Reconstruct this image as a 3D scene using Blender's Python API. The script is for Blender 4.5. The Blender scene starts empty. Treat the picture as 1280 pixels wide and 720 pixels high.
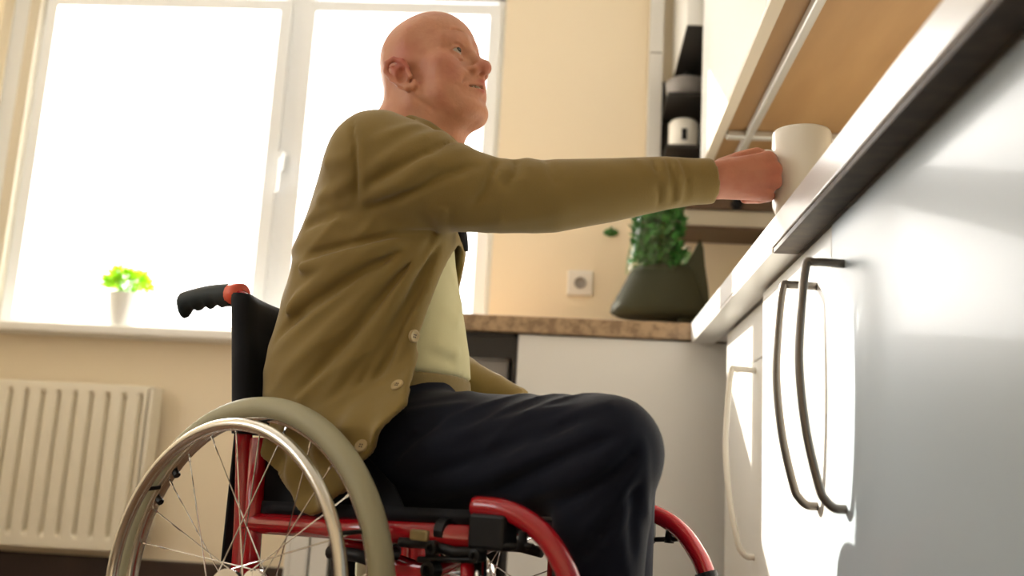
import bpy, bmesh, math, random
import numpy as np
from mathutils import Vector, Matrix
random.seed(7)
rng = np.random.default_rng(5)
sc = bpy.context.scene
COL = sc.collection
PI = math.pi

# ------------------------------------------------------------------ camera
FPX = 35/36*1280
PIT, YAW, ROL, CAMH = math.radians(10.75), math.radians(3.83), math.radians(3.10), 0.5
_F = np.array([-math.sin(YAW)*math.cos(PIT), math.cos(YAW)*math.cos(PIT), math.sin(PIT)])
_r0 = np.array([math.cos(YAW), math.sin(YAW), 0]); _u0 = np.cross(_r0, _F)
_R = _r0*math.cos(ROL)+_u0*math.sin(ROL); _U = -_r0*math.sin(ROL)+_u0*math.cos(ROL)
_O = np.array([0, 0, CAMH])
def P(px, py, dep):
    """measured photo position at a given distance -> metres in the room"""
    return _O + (_F+_R*(px-640)/FPX-_U*(py-360)/FPX)*dep
def PY(px, py, y):
    d = _F+_R*(px-640)/FPX-_U*(py-360)/FPX
    return _O+d*(y/d[1])
cam = bpy.data.cameras.new('camera'); camo = bpy.data.objects.new('camera', cam); COL.objects.link(camo)
camo.matrix_world = Matrix(((_R[0], _U[0], -_F[0], 0), (_R[1], _U[1], -_F[1], 0), (_R[2], _U[2], -_F[2], CAMH), (0, 0, 0, 1)))
cam.lens = 35; cam.sensor_width = 36; cam.clip_start = 0.02
cam.dof.use_dof = True; cam.dof.focus_distance = 1.72; cam.dof.aperture_fstop = 2.4
sc.camera = camo

# ------------------------------------------------------------------ materials
def mat(name, col, rough=.5, metal=0, bump=None, var=None, sss=0, coat=0, sheen=0, spec=None, emit=None, trans=0):
    m = bpy.data.materials.new(name); m.use_nodes = True
    nt = m.node_tree; b = nt.nodes['Principled BSDF']
    b.inputs['Base Color'].default_value = (*col, 1)
    b.inputs['Roughness'].default_value = rough; b.inputs['Metallic'].default_value = metal
    if sss:
        b.inputs['Subsurface Weight'].default_value = sss; b.inputs['Subsurface Radius'].default_value = (1, .35, .2); b.inputs['Subsurface Scale'].default_value = .012
    if coat: b.inputs['Coat Weight'].default_value = coat; b.inputs['Coat Roughness'].default_value = .08
    if sheen: b.inputs['Sheen Weight'].default_value = sheen; b.inputs['Sheen Roughness'].default_value = .4
    if spec is not None: b.inputs['Specular IOR Level'].default_value = spec
    if trans: b.inputs['Transmission Weight'].default_value = trans
    tc = nt.nodes.new('ShaderNodeTexCoord')
    if var:   # (scale, other colour, low, high)
        n = nt.nodes.new('ShaderNodeTexNoise'); n.inputs['Scale'].default_value = var[0]; n.inputs['Detail'].default_value = 5
        if len(var) > 4:
            mp = nt.nodes.new('ShaderNodeMapping'); mp.inputs['Scale'].default_value = var[4]
            nt.links.new(tc.outputs['Object'], mp.inputs['Vector']); nt.links.new(mp.outputs['Vector'], n.inputs['Vector'])
        else: nt.links.new(tc.outputs['Object'], n.inputs['Vector'])
        r = nt.nodes.new('ShaderNodeValToRGB'); r.color_ramp.elements[0].position = var[2]; r.color_ramp.elements[1].position = var[3]
        r.color_ramp.elements[0].color = (*col, 1); r.color_ramp.elements[1].color = (*var[1], 1)
        nt.links.new(n.outputs['Fac'], r.inputs['Fac']); nt.links.new(r.outputs['Color'], b.inputs['Base Color'])
    if bump:  # (kind, scale, strength, distance)
        if bump[0] == 'noise':
            n = nt.nodes.new('ShaderNodeTexNoise'); n.inputs['Scale'].default_value = bump[1]; n.inputs['Detail'].default_value = 4; out = n.outputs['Fac']
        else:
            n = nt.nodes.new('ShaderNodeTexWave'); n.inputs['Scale'].default_value = bump[1]; n.bands_direction = bump[0]; out = n.outputs['Fac']
        nt.links.new(tc.outputs['Object'], n.inputs['Vector'])
        bp = nt.nodes.new('ShaderNodeBump'); bp.inputs['Strength'].default_value = bump[2]; bp.inputs['Distance'].default_value = bump[3]
        nt.links.new(out, bp.inputs['Height']); nt.links.new(bp.outputs['Normal'], b.inputs['Normal'])
    return m
def leafmat(name, c1, c2):
    m = mat(name, c1, .45, var=(25, c2, .4, .7)); nt = m.node_tree; b = nt.nodes['Principled BSDF']; o = nt.nodes['Material Output']
    t = nt.nodes.new('ShaderNodeBsdfTranslucent'); mx = nt.nodes.new('ShaderNodeMixShader'); mx.inputs[0].default_value = .5
    nt.links.new(b.inputs['Base Color'].links[0].from_socket, t.inputs['Color'])
    nt.links.new(b.outputs[0], mx.inputs[1]); nt.links.new(t.outputs[0], mx.inputs[2]); nt.links.new(mx.outputs[0], o.inputs['Surface']); return m
M = dict(
 wall=mat('wall_paint', (.92, .80, .60), .8, bump=('noise', 90, .15, .002)),
 ceil=mat('ceiling_paint', (.85, .83, .78), .9),
 floor=mat('floor_wood', (.075, .035, .018), .35, var=(3, (.15, .075, .035), .35, .7, (1, 12, 1)), bump=('noise', 40, .1, .002)),
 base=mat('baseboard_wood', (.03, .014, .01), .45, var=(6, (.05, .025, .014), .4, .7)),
 wframe=mat('window_plastic', (.86, .89, .92), .35),
 sill=mat('sill_white', (.85, .83, .78), .35),
 rad=mat('radiator_enamel', (.82, .76, .62), .35),
 cab=mat('cabinet_white', (.80, .79, .75), .3, spec=.5),
 gloss=mat('cabinet_gloss', (.46, .53, .58), .38, coat=.1),
 wtop=mat('worktop_white', (.84, .84, .84), .25),
 chip=mat('chipboard_dark', (.055, .038, .026), .6, var=(40, (.10, .07, .045), .4, .65)),
 btop=mat('worktop_stone', (.42, .29, .17), .4, var=(45, (.23, .15, .085), .42, .62)),
 ply=mat('plywood', (.39, .235, .10), .55, var=(9, (.31, .175, .07), .4, .7, (1, .18, 1))),
 edge=mat('cabinet_edge', (.66, .60, .48), .5),
 rail=mat('rail_metal', (.62, .62, .58), .35, metal=.5),
 steel=mat('brushed_steel', (.17, .15, .13), .38, metal=.8),
 black=mat('black_plastic', (.006, .006, .007), .45, spec=.25),
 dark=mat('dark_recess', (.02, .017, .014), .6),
 brown=mat('brown_wood_shelf', (.13, .075, .04), .5),
 board=mat('board_wood', (.50, .28, .13), .5),
 cream=mat('ceramic_cream', (.86, .83, .75), .25, coat=.3),
 pot=mat('pot_white', (.86, .86, .84), .4),
 leaf=leafmat('leaf_lime', (.42, .72, .02), (.16, .42, .01)),
 herb=mat('leaf_green', (.05, .22, .03), .5, var=(25, (.02, .10, .015), .4, .65)),
 bag=mat('bag_fabric', (.034, .036, .014), .75, bump=('noise', 200, .3, .002)),
 grey=mat('grey_plastic', (.30, .28, .26), .5),
 outlet=mat('outlet_plastic', (.86, .82, .75), .4),
 red=mat('red_enamel', (.40, .004, .012), .22, coat=.6),
 redor=mat('orange_red_grip_collar', (.75, .10, .05), .35),
 alu=mat('polished_aluminium', (.70, .68, .62), .22, metal=1),
 tire=mat('grey_rubber', (.36, .34, .22), .55, bump=('noise', 300, .1, .001)),
 chrome=mat('chrome', (.80, .80, .80), .1, metal=1),
 nylon=mat('black_nylon', (.005, .006, .010), .65, bump=('noise', 500, .3, .001), sheen=.08, spec=.2),
 grip=mat('grip_rubber', (.015, .025, .03), .55, spec=.3),
 gold=mat('brass_clamp', (.45, .38, .20), .4, metal=.8, bump=('noise', 400, .5, .001)),
 skin=mat('skin', (.58, .28, .17), .5, sss=.15, var=(22, (.49, .19, .115), .45, .75), bump=('noise', 130, .4, .0022)),
 knit=mat('khaki_knit', (.25, .175, .052), .85, sheen=.25, bump=('noise', 700, .5, .0012)),
 knitb=mat('khaki_rib', (.25, .18, .065), .85, sheen=.25, bump=('noise', 500, .5, .0012)),
 vest=mat('cream_knit', (.62, .58, .33), .85, sheen=.2, bump=('noise', 800, .5, .001)),
 shirt=mat('dark_shirt', (.02, .022, .03), .8),
 trouser=mat('navy_twill', (.009, .011, .021), .8, sheen=.10, spec=.15, bump=('noise', 900, .4, .001)),
 button=mat('horn_button', (.50, .38, .19), .35),
 shoe=mat('shoe_leather', (.03, .02, .015), .4),
 eye=mat('eye_white', (.45, .38, .32), .15), iris=mat('eye_iris', (.035, .03, .02), .25), mouth=mat('mouth_inside', (.07, .012, .01), .5),
 brow=mat('eyebrow_hair', (.55, .42, .32), .7), tooth=mat('tooth', (.75, .68, .55), .25),
)
def glass_mat(name, tint=(1, 1, 1), g=.08):
    m = bpy.data.materials.new(name); m.use_nodes = True; nt = m.node_tree; nt.nodes.clear()
    o = nt.nodes.new('ShaderNodeOutputMaterial'); mx = nt.nodes.new('ShaderNodeMixShader')
    t = nt.nodes.new('ShaderNodeBsdfTransparent'); gl = nt.nodes.new('ShaderNodeBsdfGlossy')
    t.inputs[0].default_value = (*tint, 1); gl.inputs['Roughness'].default_value = .05
    mx.inputs[0].default_value = g
    nt.links.new(t.outputs[0], mx.inputs[1]); nt.links.new(gl.outputs[0], mx.inputs[2]); nt.links.new(mx.outputs[0], o.inputs[0])
    return m
M['pane'] = glass_mat('window_glass'); M['bottle'] = glass_mat('green_bottle_glass', (.45, .75, .5), .12); M['clear'] = glass_mat('clear_wrap', (.88, .96, .9), .05)

# ------------------------------------------------------------------ mesh helpers
def obj(name, bm, m, parent=None, smooth=False, bevel=0, seg=2, subd=0):
    me = bpy.data.meshes.new(name)
    if isinstance(bm, tuple): me.from_pydata([tuple(map(float, v)) for v in bm[0]], [], [tuple(map(int, f)) for f in bm[1]])
    else:
        bmesh.ops.recalc_face_normals(bm, faces=bm.faces); bm.to_mesh(me); bm.free()
    for mm in (m if isinstance(m, (list, tuple)) else [m]): me.materials.append(mm)
    if smooth: me.polygons.foreach_set('use_smooth', [True]*len(me.polygons))
    o = bpy.data.objects.new(name, me); COL.objects.link(o)
    if parent is not None: o.parent = parent
    if bevel:
        b = o.modifiers.new('bevel', 'BEVEL'); b.width = bevel; b.segments = seg; b.limit_method = 'ANGLE'
    if subd:
        s = o.modifiers.new('sub', 'SUBSURF'); s.levels = s.render_levels = subd
    me.update()
    return o
def box(bm, x0, x1, y0, y1, z0, z1):
    v = [bm.verts.new((x, y, z)) for x in (x0, x1) for y in (y0, y1) for z in (z0, z1)]
    for f in ((0, 1, 3, 2), (4, 6, 7, 5), (0, 4, 5, 1), (2, 3, 7, 6), (0, 2, 6, 4), (1, 5, 7, 3)): bm.faces.new([v[i] for i in f])
    return bm
def B(*a):
    bm = bmesh.new()
    for q in (a if isinstance(a[0], (tuple, list)) else [a]): box(bm, *q)
    return bm
def tube(bm, pts, r, n=12, closed=False, cap=True):
    pts = [Vector(p) for p in pts]; N = len(pts)
    rs = r if isinstance(r, (list, tuple)) else [r]*N
    T = []
    for i in range(N):
        a = pts[(i-1) % N] if (closed or i > 0) else pts[i]; b = pts[(i+1) % N] if (closed or i < N-1) else pts[i]
        T.append((b-a).normalized())
    up = Vector((0, 0, 1)) if abs(T[0].z) < .9 else Vector((1, 0, 0))
    nrm = (up-T[0]*up.dot(T[0])).normalized(); rings = []
    for i in range(N):
        nrm = (nrm-T[i]*nrm.dot(T[i])).normalized(); bi = T[i].cross(nrm)
        rings.append([bm.verts.new(pts[i]+(nrm*math.cos(2*PI*k/n)+bi*math.sin(2*PI*k/n))*rs[i]) for k in range(n)])
    for i in range(N if closed else N-1):
        A, C = rings[i], rings[(i+1) % N]
        for k in range(n): bm.faces.new((A[k], A[(k+1) % n], C[(k+1) % n], C[k]))
    if cap and not closed:
        bm.faces.new(rings[0][::-1]); bm.faces.new(rings[-1])
    return bm
def TB(pts, r, n=12, closed=False): return tube(bmesh.new(), pts, r, n, closed)
def smoothpath(pts, k=6):
    """Catmull-Rom"""
    p = [Vector(q) for q in pts]; p = [p[0]*2-p[1]]+p+[p[-1]*2-p[-2]]; out = []
    for i in range(1, len(p)-2):
        for j in range(k):
            t = j/k; a, b, c, d = p[i-1:i+3]
            out.append(.5*((2*b)+(c-a)*t+(2*a-5*b+4*c-d)*t*t+(3*b-a-3*c+d)*t**3))
    out.append(p[-2]); return out
def lathe(bm, prof, n=32, M4=Matrix()):
    rings = [[bm.verts.new(M4 @ Vector((r*math.cos(2*PI*k/n), r*math.sin(2*PI*k/n), z))) for k in range(n)] for r, z in prof]
    for A, C in zip(rings, rings[1:]):
        for k in range(n): bm.faces.new((A[k], A[(k+1) % n], C[(k+1) % n], C[k]))
    if prof[0][0] > 1e-6: bm.faces.new(rings[0][::-1])
    if prof[-1][0] > 1e-6: bm.faces.new(rings[-1])
    return bm
def tag(o, label, cat, group=None):
    o['label'] = label; o['category'] = cat
    if group: o['group'] = group
    return o
def thing(name, label, cat, loc=(0, 0, 0), group=None):
    o = bpy.data.objects.new(name, None); COL.objects.link(o); o.location = loc; o.empty_display_size = .05
    return tag(o, label, cat, group)
def keep(o, parent):   # parent while the mesh stays in room coordinates
    o.parent = parent; o.matrix_parent_inverse = Matrix.Translation(-Vector(parent.location))
    return o
def struct(name, bm, m, **k):
    o = obj(name, bm, m, **k)
    o['kind'] = 'structure'; return o

# ------------------------------------------------------------------ signed-distance modelling (for the figure)
def L(a): return np.asarray(a, dtype=np.float32)
def d_ell(p, c, r):
    q = (p-L(c))/L(r); k = np.sqrt((q*q).sum(-1)); q2 = q/L(r); k2 = np.sqrt((q2*q2).sum(-1))
    return k*(k-1)/np.maximum(k2, 1e-6)
def d_sph(p, c, r): 
    q = p-L(c); return np.sqrt((q*q).sum(-1))-r
def seg(p, a, b):
    a, b = L(a), L(b); ab = b-a; h = np.clip(((p-a)@ab)/max(float(ab@ab), 1e-12), 0, 1); q = p-a-h[..., None]*ab
    return np.sqrt((q*q).sum(-1)), h
def d_cap(p, a, b, ra, rb=None):
    d, h = seg(p, a, b); return d-(ra+((ra if rb is None else rb)-ra)*h)
def smin(a, b, k):
    h = np.clip(.5+.5*(b-a)/k, 0, 1); return b+(a-b)*h-k*h*(1-h)
def smax(a, b, k): return -smin(-a, -b, k)
def fold(p, pts, w, h):
    """ridge (h>0) or crease (h<0) along a polyline, fading at both ends"""
    out = np.zeros(p.shape[:-1], np.float32); n = len(pts)-1
    best = None
    for i in range(n):
        d, t = seg(p, pts[i], pts[i+1]); s = (i+t)/n
        e = np.exp(-(d/w)**2)*np.clip(np.minimum(s, 1-s)*5+.15, 0, 1)
        out = np.maximum(out, e)
    return out*h
def surfnet(fn, lo, hi, h):
    lo = L(lo); hi = L(hi); n = np.ceil((hi-lo)/h).astype(int)+1
    xs = [lo[i]+np.arange(n[i], dtype=np.float32)*h for i in range(3)]
    Fv = np.empty(n, np.float32)
    for i0 in range(0, n[0], 16):
        g = np.stack(np.meshgrid(xs[0][i0:i0+16], xs[1], xs[2], indexing='ij'), -1)
        Fv[i0:i0+16] = fn(g)
    ins = Fv < 0
    c = [ins[a:n[0]-1+a, b:n[1]-1+b, d:n[2]-1+d] for a in (0, 1) for b in (0, 1) for d in (0, 1)]
    s = sum(x.astype(np.int8) for x in c); act = (s > 0) & (s < 8)
    idx = -np.ones(act.shape, np.int64); ii = np.argwhere(act); idx[act] = np.arange(len(ii))
    acc = np.zeros((len(ii), 3)); cnt = np.zeros(len(ii))
    corners = [(a, b, d) for a in (0, 1) for b in (0, 1) for d in (0, 1)]
    for a in range(8):
        for b in range(a+1, 8):
            df = np.abs(np.subtract(corners[a], corners[b])).sum()
            if df != 1: continue
            pa = ii+corners[a]; pb = ii+corners[b]
            fa = Fv[tuple(pa.T)].astype(float); fb = Fv[tuple(pb.T)].astype(float); m = (fa < 0) != (fb < 0)
            t = np.where(m, fa/np.where(m, fa-fb, 1), 0)
            acc += np.where(m[:, None], pa+(pb-pa)*t[:, None], 0); cnt += m
    V = lo+acc/cnt[:, None]*h
    faces = []
    for ax in range(3):
        sh = [slice(None)]*3; sh2 = [slice(None)]*3; sh[ax] = slice(0, -1); sh2[ax] = slice(1, None)
        A = ins[tuple(sh)]; Bv = ins[tuple(sh2)]; e = np.argwhere(A != Bv)
        u, v = [i for i in range(3) if i != ax]
        e = e[(e[:, u] > 0) & (e[:, v] > 0) & (e[:, u] < n[u]-1) & (e[:, v] < n[v]-1)]
        def cell(du, dv):
            q = e.copy(); q[:, u] -= du; q[:, v] -= dv; return idx[tuple(q.T)]
        Q = np.stack([cell(1, 1), cell(0, 1), cell(0, 0), cell(1, 0)], 1)
        flip = A[tuple(e.T)] ^ (ax == 1)
        Q[~flip] = Q[~flip][:, ::-1]; faces.append(Q)
    return V, np.concatenate(faces)
def relax(V, Fc, it=1, lam=.5):
    """light Laplacian smoothing of a net surface"""
    E_ = np.concatenate([Fc[:, [0, 1]], Fc[:, [1, 2]], Fc[:, [2, 3]], Fc[:, [3, 0]]]); E_ = np.concatenate([E_, E_[:, ::-1]])
    deg = np.bincount(E_[:, 0], minlength=len(V))
    for _ in range(it):
        a = np.stack([np.bincount(E_[:, 0], weights=V[E_[:, 1], k], minlength=len(V)) for k in range(3)], 1)/deg[:, None]
        V = V+(a-V)*lam
    return V
def fastmesh(name, V, Fc, m, parent=None):
    me = bpy.data.meshes.new(name); nf = len(Fc)
    me.vertices.add(len(V)); me.vertices.foreach_set('co', np.asarray(V, np.float32).ravel())
    me.loops.add(nf*4); me.loops.foreach_set('vertex_index', np.asarray(Fc, np.int32).ravel())
    me.polygons.add(nf); me.polygons.foreach_set('loop_start', np.arange(0, nf*4, 4, dtype=np.int32))
    me.polygons.foreach_set('use_smooth', np.ones(nf, bool))
    me.update(calc_edges=True); me.validate()
    for mm in (m if isinstance(m, (list, tuple)) else [m]): me.materials.append(mm)
    o = bpy.data.objects.new(name, me); COL.objects.link(o)
    if parent is not None: keep(o, parent)
    return o
# ------------------------------------------------------------------ the room
WY = 3.5            # back wall
RX, LX, FY, CZ = .98, -2.7, -1.6, 2.75
CT = .97            # worktop height
wx0 = PY(62, 60, WY)[0]; wx1 = PY(622, 200, WY)[0]; wz1 = PY(250, 1, WY)[2]; wz0 = PY(145, 412, WY)[2]
T = .16
struct('floor', B(LX-.1, RX+.1, FY-.1, WY+.2, -.08, 0), M['floor'])
struct('ceiling', B(LX-.1, RX+.1, FY-.1, WY+.2, CZ, CZ+.1), M['ceil'])
gx = PY(50, 60, WY)[0]
wl2 = PY(66, 60, WY+.04)[0]-.20
struct('wall_back', B((LX-.1, wl2, WY, WY+T, 0, CZ), (wx1, RX+.1, WY, WY+T, 0, CZ), (wl2, wx1, WY, WY+T, 0, wz0), (wl2, wx1, WY, WY+T, wz1+.1, CZ)), M['wall'])
struct('wall_right', B(RX, RX+.12, FY, WY, 0, CZ), M['wall'])
struct('wall_front', B(LX, RX, FY-.12, FY, 0, CZ), M['wall'])
# left wall with an unseen window added to let in fill light
ly0, ly1, lz0, lz1 = .1, 1.3, 1.0, 2.1
struct('wall_left', B((LX-.12, LX, FY, ly0, 0, CZ), (LX-.12, LX, ly1, WY, 0, CZ), (LX-.12, LX, ly0, ly1, 0, lz0), (LX-.12, LX, ly0, ly1, lz1, CZ)), M['wall'])
w2 = struct('added_fill_window', B((LX-.09, LX-.03, ly0, ly0+.07, lz0, lz1), (LX-.09, LX-.03, ly1-.07, ly1, lz0, lz1), (LX-.09, LX-.03, ly0, ly1, lz0, lz0+.07), (LX-.09, LX-.03, ly0, ly1, lz1-.07, lz1), (LX-.09, LX-.03, .67, .73, lz0, lz1)), M['wframe'], bevel=.006)
obj('pane', B(LX-.065, LX-.06, ly0+.06, ly1-.06, lz0+.06, lz1-.06), M['pane'], w2)
# back window: outer frame, sashes, mullion
mx0, mx1 = PY(357, 10, WY+.04)[0], PY(391, 10, WY+.04)[0]
zb = wz0+.0; zt = wz1+.1
f0, f1 = WY+.05, WY+.12
fr = [(wl2, wx1, f0, f1, zt-.055, zt), (wl2, wx1, f0, f1, zb, zb+.02), (wx1-.035, wx1, f0, f1, zb, zt), (mx0, mx1, f0, f1, zb, zt)]
pl = PY(66, 60, WY+.04)[0]
fr += [(pl-.19, pl-.10, f0, f1, zb, zt)]
w1 = struct('window_1', B(*fr), M['wframe'], bevel=.006)
def sash(x0, x1):
    w = .045; a, b = WY+.035, WY+.09; zz0, zz1 = zb+.012, wz1+.03
    s = obj('sash', B((x0, x0+w, a, b, zz0, zz1), (x1-w, x1, a, b, zz0, zz1), (x0+w, x1-w, a, b, zz0, zz0+.022), (x0+w, x1-w, a, b, zz1-w, zz1)), M['wframe'], w1)
    obj('pane', B(x0+w-.005, x1-w+.005, WY+.06, WY+.064, zz0+.02, zz1-w+.005), M['pane'], s)
sash(pl-.045, mx0+.028); sash(mx1-.028, wx1-.02)
cz_ = zb+.63
hd = obj('window_handle', B((mx0+.035, mx0+.06, WY+.0, WY+.035, cz_, cz_+.07), (mx0+.04, mx0+.056, WY-.02, WY+.0, cz_-.09, cz_+.04)), M['wframe'], w1, bevel=.004)
# reveal pilaster left of the sash (pale vertical trim)
struct('trim_1', B(pl-.10, pl-.055, WY+.01, WY+.12, zb, zt), M['edge'], bevel=.004)
sl = struct('window_sill', B(wl2-.03, wx1+.03, WY-.12, WY+.05, zb-.035, zb+.002), M['sill'], bevel=.01, seg=3)
sl.name = 'trim_2'
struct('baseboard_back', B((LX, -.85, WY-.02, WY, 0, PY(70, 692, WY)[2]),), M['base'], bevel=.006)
struct('baseboard_left', B((LX, LX+.02, FY, WY-.02, 0, .15),), M['base'], bevel=.006)

# ------------------------------------------------------------------ radiator
rxr = PY(196, 480, WY-.09)[0]; rzt = PY(100, 479, WY-.09)[2]; rzb = PY(60, 683, WY-.09)[2]
rd = thing('radiator', 'cream enamel panel radiator with vertical ribs on the wall under the window', 'radiator', (rxr-.7, WY-.07, rzb))
rx0 = rxr-1.4; yf = WY-.11
# ribbed front panel: corrugated sheet with thickness
per = .0585; xs = []; x = rxr-.018
prof = []
while x > rx0+.02:
    prof += [(x, 0), (x-.008, 0), (x-.0155, .020), (x-.028, .020), (x-.0355, 0)]; x -= per
zt0, zb0 = rzt-.045, rzb+.05
bm = bmesh.new(); cols = []
for (x, d) in prof:
    k = [bm.verts.new((x, yf, rzb)), bm.verts.new((x, yf, zb0-.02)), bm.verts.new((x, yf+d, zb0)), bm.verts.new((x, yf+d, zt0)), bm.verts.new((x, yf, zt0+.02)), bm.verts.new((x, yf, rzt-.01))]
    cols.append(k)
for A, C in zip(cols, cols[1:]):
    for i in range(5): bm.faces.new((A[i], A[i+1], C[i+1], C[i]))
fp = obj('front_panel', bm, M['rad']); s = fp.modifiers.new('t', 'SOLIDIFY'); s.thickness = .006; s.offset = -1
keep(fp, rd)
keep(obj('side_cover', B(rxr-.014, rxr+.002, yf-.002, WY-.03, rzb, rzt), M['rad'], bevel=.004), rd)
gr = [(rx0, rxr, yf-.002, yf+.012, rzt-.012, rzt)]+[(rx0, rxr, yf-.002+q*.014, yf+.004+q*.014, rzt-.010, rzt-.002) for q in range(1, 5)]
keep(obj('top_grille', B(*gr), M['rad'], bevel=.002), rd)
keep(obj('back_panel', B(rx0, rxr-.01, WY-.045, WY-.035, rzb+.01, rzt-.012), M['rad']), rd)
keep(obj('valve', lathe(bmesh.new(), [(.012, 0), (.012, .05), (.019, .055), (.019, .09), (.014, .095)], 16, Matrix.Translation((rxr+.025, yf+.03, rzb+.03))), M['rad'], smooth=True), rd)
keep(obj('bracket', B(rxr-.25, rxr-.22, WY-.05, WY-.0005, rzb+.05, rzt-.05), M['rad']), rd)

# ------------------------------------------------------------------ plant on the sill
pc = PY(152, 416, WY-.045); zs = zb+.0025
pp = thing('potted_plant', 'small lime green bushy plant in a white pot on the window sill', 'plant', (pc[0], pc[1], zs))
obj('pot', lathe(bmesh.new(), [(.046, 0), (.050, .005), (.060, .118), (.060, .124), (.054, .124), (.050, .02), (.001, .02)], 40), M['pot'], pp, smooth=True)
obj('soil', lathe(bmesh.new(), [(.001, .100), (.0535, .100), (.0535, .108), (.001, .108)], 24), M['dark'], pp)
bm = bmesh.new()
def leaf(bm, base, tip, w, nrm):
    base, tip = Vector(base), Vector(tip); d = tip-base; s = d.cross(Vector(nrm)).normalized()*w; up = s.cross(d).normalized()*w*.35
    vs = [base, base+d*.35+s*.8+up*.4, base+d*.7+s*.7+up*.2, tip, base+d*.7-s*.7+up*.2, base+d*.35-s*.8+up*.4, base+d*.5-up*.2]
    v = [bm.verts.new(q) for q in vs]
    for i in range(6): bm.faces.new((v[i], v[(i+1) % 6], v[6]))
for i in range(520):
    th = random.uniform(0, 2*PI); ph = random.uniform(-.15, 1) ; rr = random.uniform(.35, 1)**.6
    c = Vector((math.cos(th)*.078*math.sqrt(max(0, 1-ph*ph*.8)), math.sin(th)*.07*math.sqrt(max(0, 1-ph*ph*.8)), ph*.062))*rr+Vector((0, 0, .150))
    d = Vector((math.cos(th), math.sin(th), ph+random.uniform(-.2, .5))).normalized()
    leaf(bm, c, c+d*random.uniform(.018, .03), .0075, (random.gauss(0, 1), random.gauss(0, 1), random.gauss(0, 1)+.3))
for i in range(40):
    th = random.uniform(0, 2*PI); tube(bm, [(math.cos(th)*.01, math.sin(th)*.01, .1), (math.cos(th)*.04, math.sin(th)*.04, .15+random.uniform(0, .03))], .0015, 5)
obj('foliage', bm, M['leaf'], pp)

# ------------------------------------------------------------------ back run: worktop, open shelf unit, door unit
BY = 2.90; bx0 = PY(352, 700, BY)[0]; CF = .336
zun = .92
tag(obj('worktop', B(bx0-.0, RX-.003, BY, WY-.002, zun, CT), M['btop'], bevel=.004), 'brown speckled worktop running along the wall below the outlet', 'worktop')
sx0, sx1 = PY(560, 450, BY)[0], PY(645, 450, BY)[0]
dx1 = .43
def carcass(name, x0, x1, y0, y1, z0=.1, z1=zun-.001, t=.018, openf=True):
    return B((x0, x0+t, y0, y1, z0, z1), (x1-t, x1, y0, y1, z0, z1), (x0, x1, y0, y1, z0, z0+t), (x0, x1, y0, y1, z1-t, z1), (x0, x1, y1-.008, y1, z0, z1))
def handle(parent, y, x, z0, z1, m, bow=.055, ax='x', r=.0065):
    """arched bar handle standing off a door that faces -x"""
    h = z1-z0
    pts = [(x+.001, y, z1), (x-bow*.75, y, z1+.001), (x-bow*.98, y, z1-.006), (x-bow*1.12, y, z0+h*.75), (x-bow*1.15, y, z0+h*.55), (x-bow*.98, y, z0+h*.3), (x-bow*.66, y, z0+h*.08), (x-bow*.50, y, z0+.010), (x-bow*.28, y, z0), (x+.001, y, z0-.001)]
    if ax == 'y': pts = [(y, p[0], p[2]) for p in pts]
    return obj('handle', TB(smoothpath(pts, 5), r, 10), m, parent, smooth=True)
# left white unit
c = thing('base_cabinet', 'white base cabinet seen through the wheelchair wheel, left end of the back run', 'cabinet', (bx0+.3, 3.2, 0))
keep(obj('body', carcass('', bx0+.02, sx0-.31, BY+.04, WY-.03), M['cab']), c)
keep(obj('door', B(bx0+.075, sx0-.312, BY+.018, BY+.038, .11, zun-.004), M['cab'], bevel=.003), c)
keep(obj('end_panel', B((bx0, bx0+.02, BY+.02, WY-.03, 0, zun-.001), (bx0+.02, bx0+.07, BY+.012, BY+.032, 0, zun-.001)), M['cab'], bevel=.006), c)
keep(obj('plinth', B(bx0+.025, sx0-.31, BY+.08, BY+.095, 0, .1), M['grey']), c)
# open shelf unit
c = thing('shelf_unit', 'open dark base unit between two white cabinets, under the back worktop', 'cabinet', (sx0-.1, 3.2, 0))
x0_, x1_ = sx0-.306, sx1
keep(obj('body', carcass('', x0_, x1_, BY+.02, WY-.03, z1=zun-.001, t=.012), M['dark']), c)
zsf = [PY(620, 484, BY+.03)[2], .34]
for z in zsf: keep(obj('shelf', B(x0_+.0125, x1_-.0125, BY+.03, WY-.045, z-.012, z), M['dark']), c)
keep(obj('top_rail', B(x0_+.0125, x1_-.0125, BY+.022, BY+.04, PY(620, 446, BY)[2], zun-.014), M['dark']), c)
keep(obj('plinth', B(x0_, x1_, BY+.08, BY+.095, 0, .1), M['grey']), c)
zc = zsf[0]+.001
bxx = PY(636, 470, BY+.06)[0]
t = thing('storage_box', 'pale grey plastic box standing in the open dark base unit', 'box', (bxx-.1, BY+.15, zc))
keep(obj('tub', B((bxx-.22, bxx, BY+.05, BY+.25, zc, zc+.085),), M['grey'], bevel=.008), t)
keep(obj('lid', B((bxx-.225, bxx+.005, BY+.045, BY+.255, zc+.0855, PY(636, 450, BY+.05)[2]),), M['cab'], bevel=.006), t)
# white unit right of it
c = thing('base_cabinet', 'wide white flat-fronted base cabinet behind the knees', 'cabinet', (.15, 3.2, 0))
keep(obj('body', carcass('', sx1+.001, .90, BY+.04, WY-.03), M['cab']), c)
keep(obj('door', B(sx1+.003, dx1+.1, BY+.018, BY+.038, .11, zun-.004), M['cab'], bevel=.003), c)
keep(obj('plinth', B(sx1+.001, .90, BY+.08, BY+.095, 0, .1), M['grey']), c)

# things on the back worktop
bq0, bq1 = PY(608, 390, 3.3)[0], PY(722, 390, 3.3)[0]
tag(obj('chopping_board', B(bq0, bq1, 3.0, 3.35, CT+.0005, CT+.014), M['board'], bevel=.004), 'thin reddish wooden chopping board lying flat on the back worktop', 'chopping board')
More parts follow.
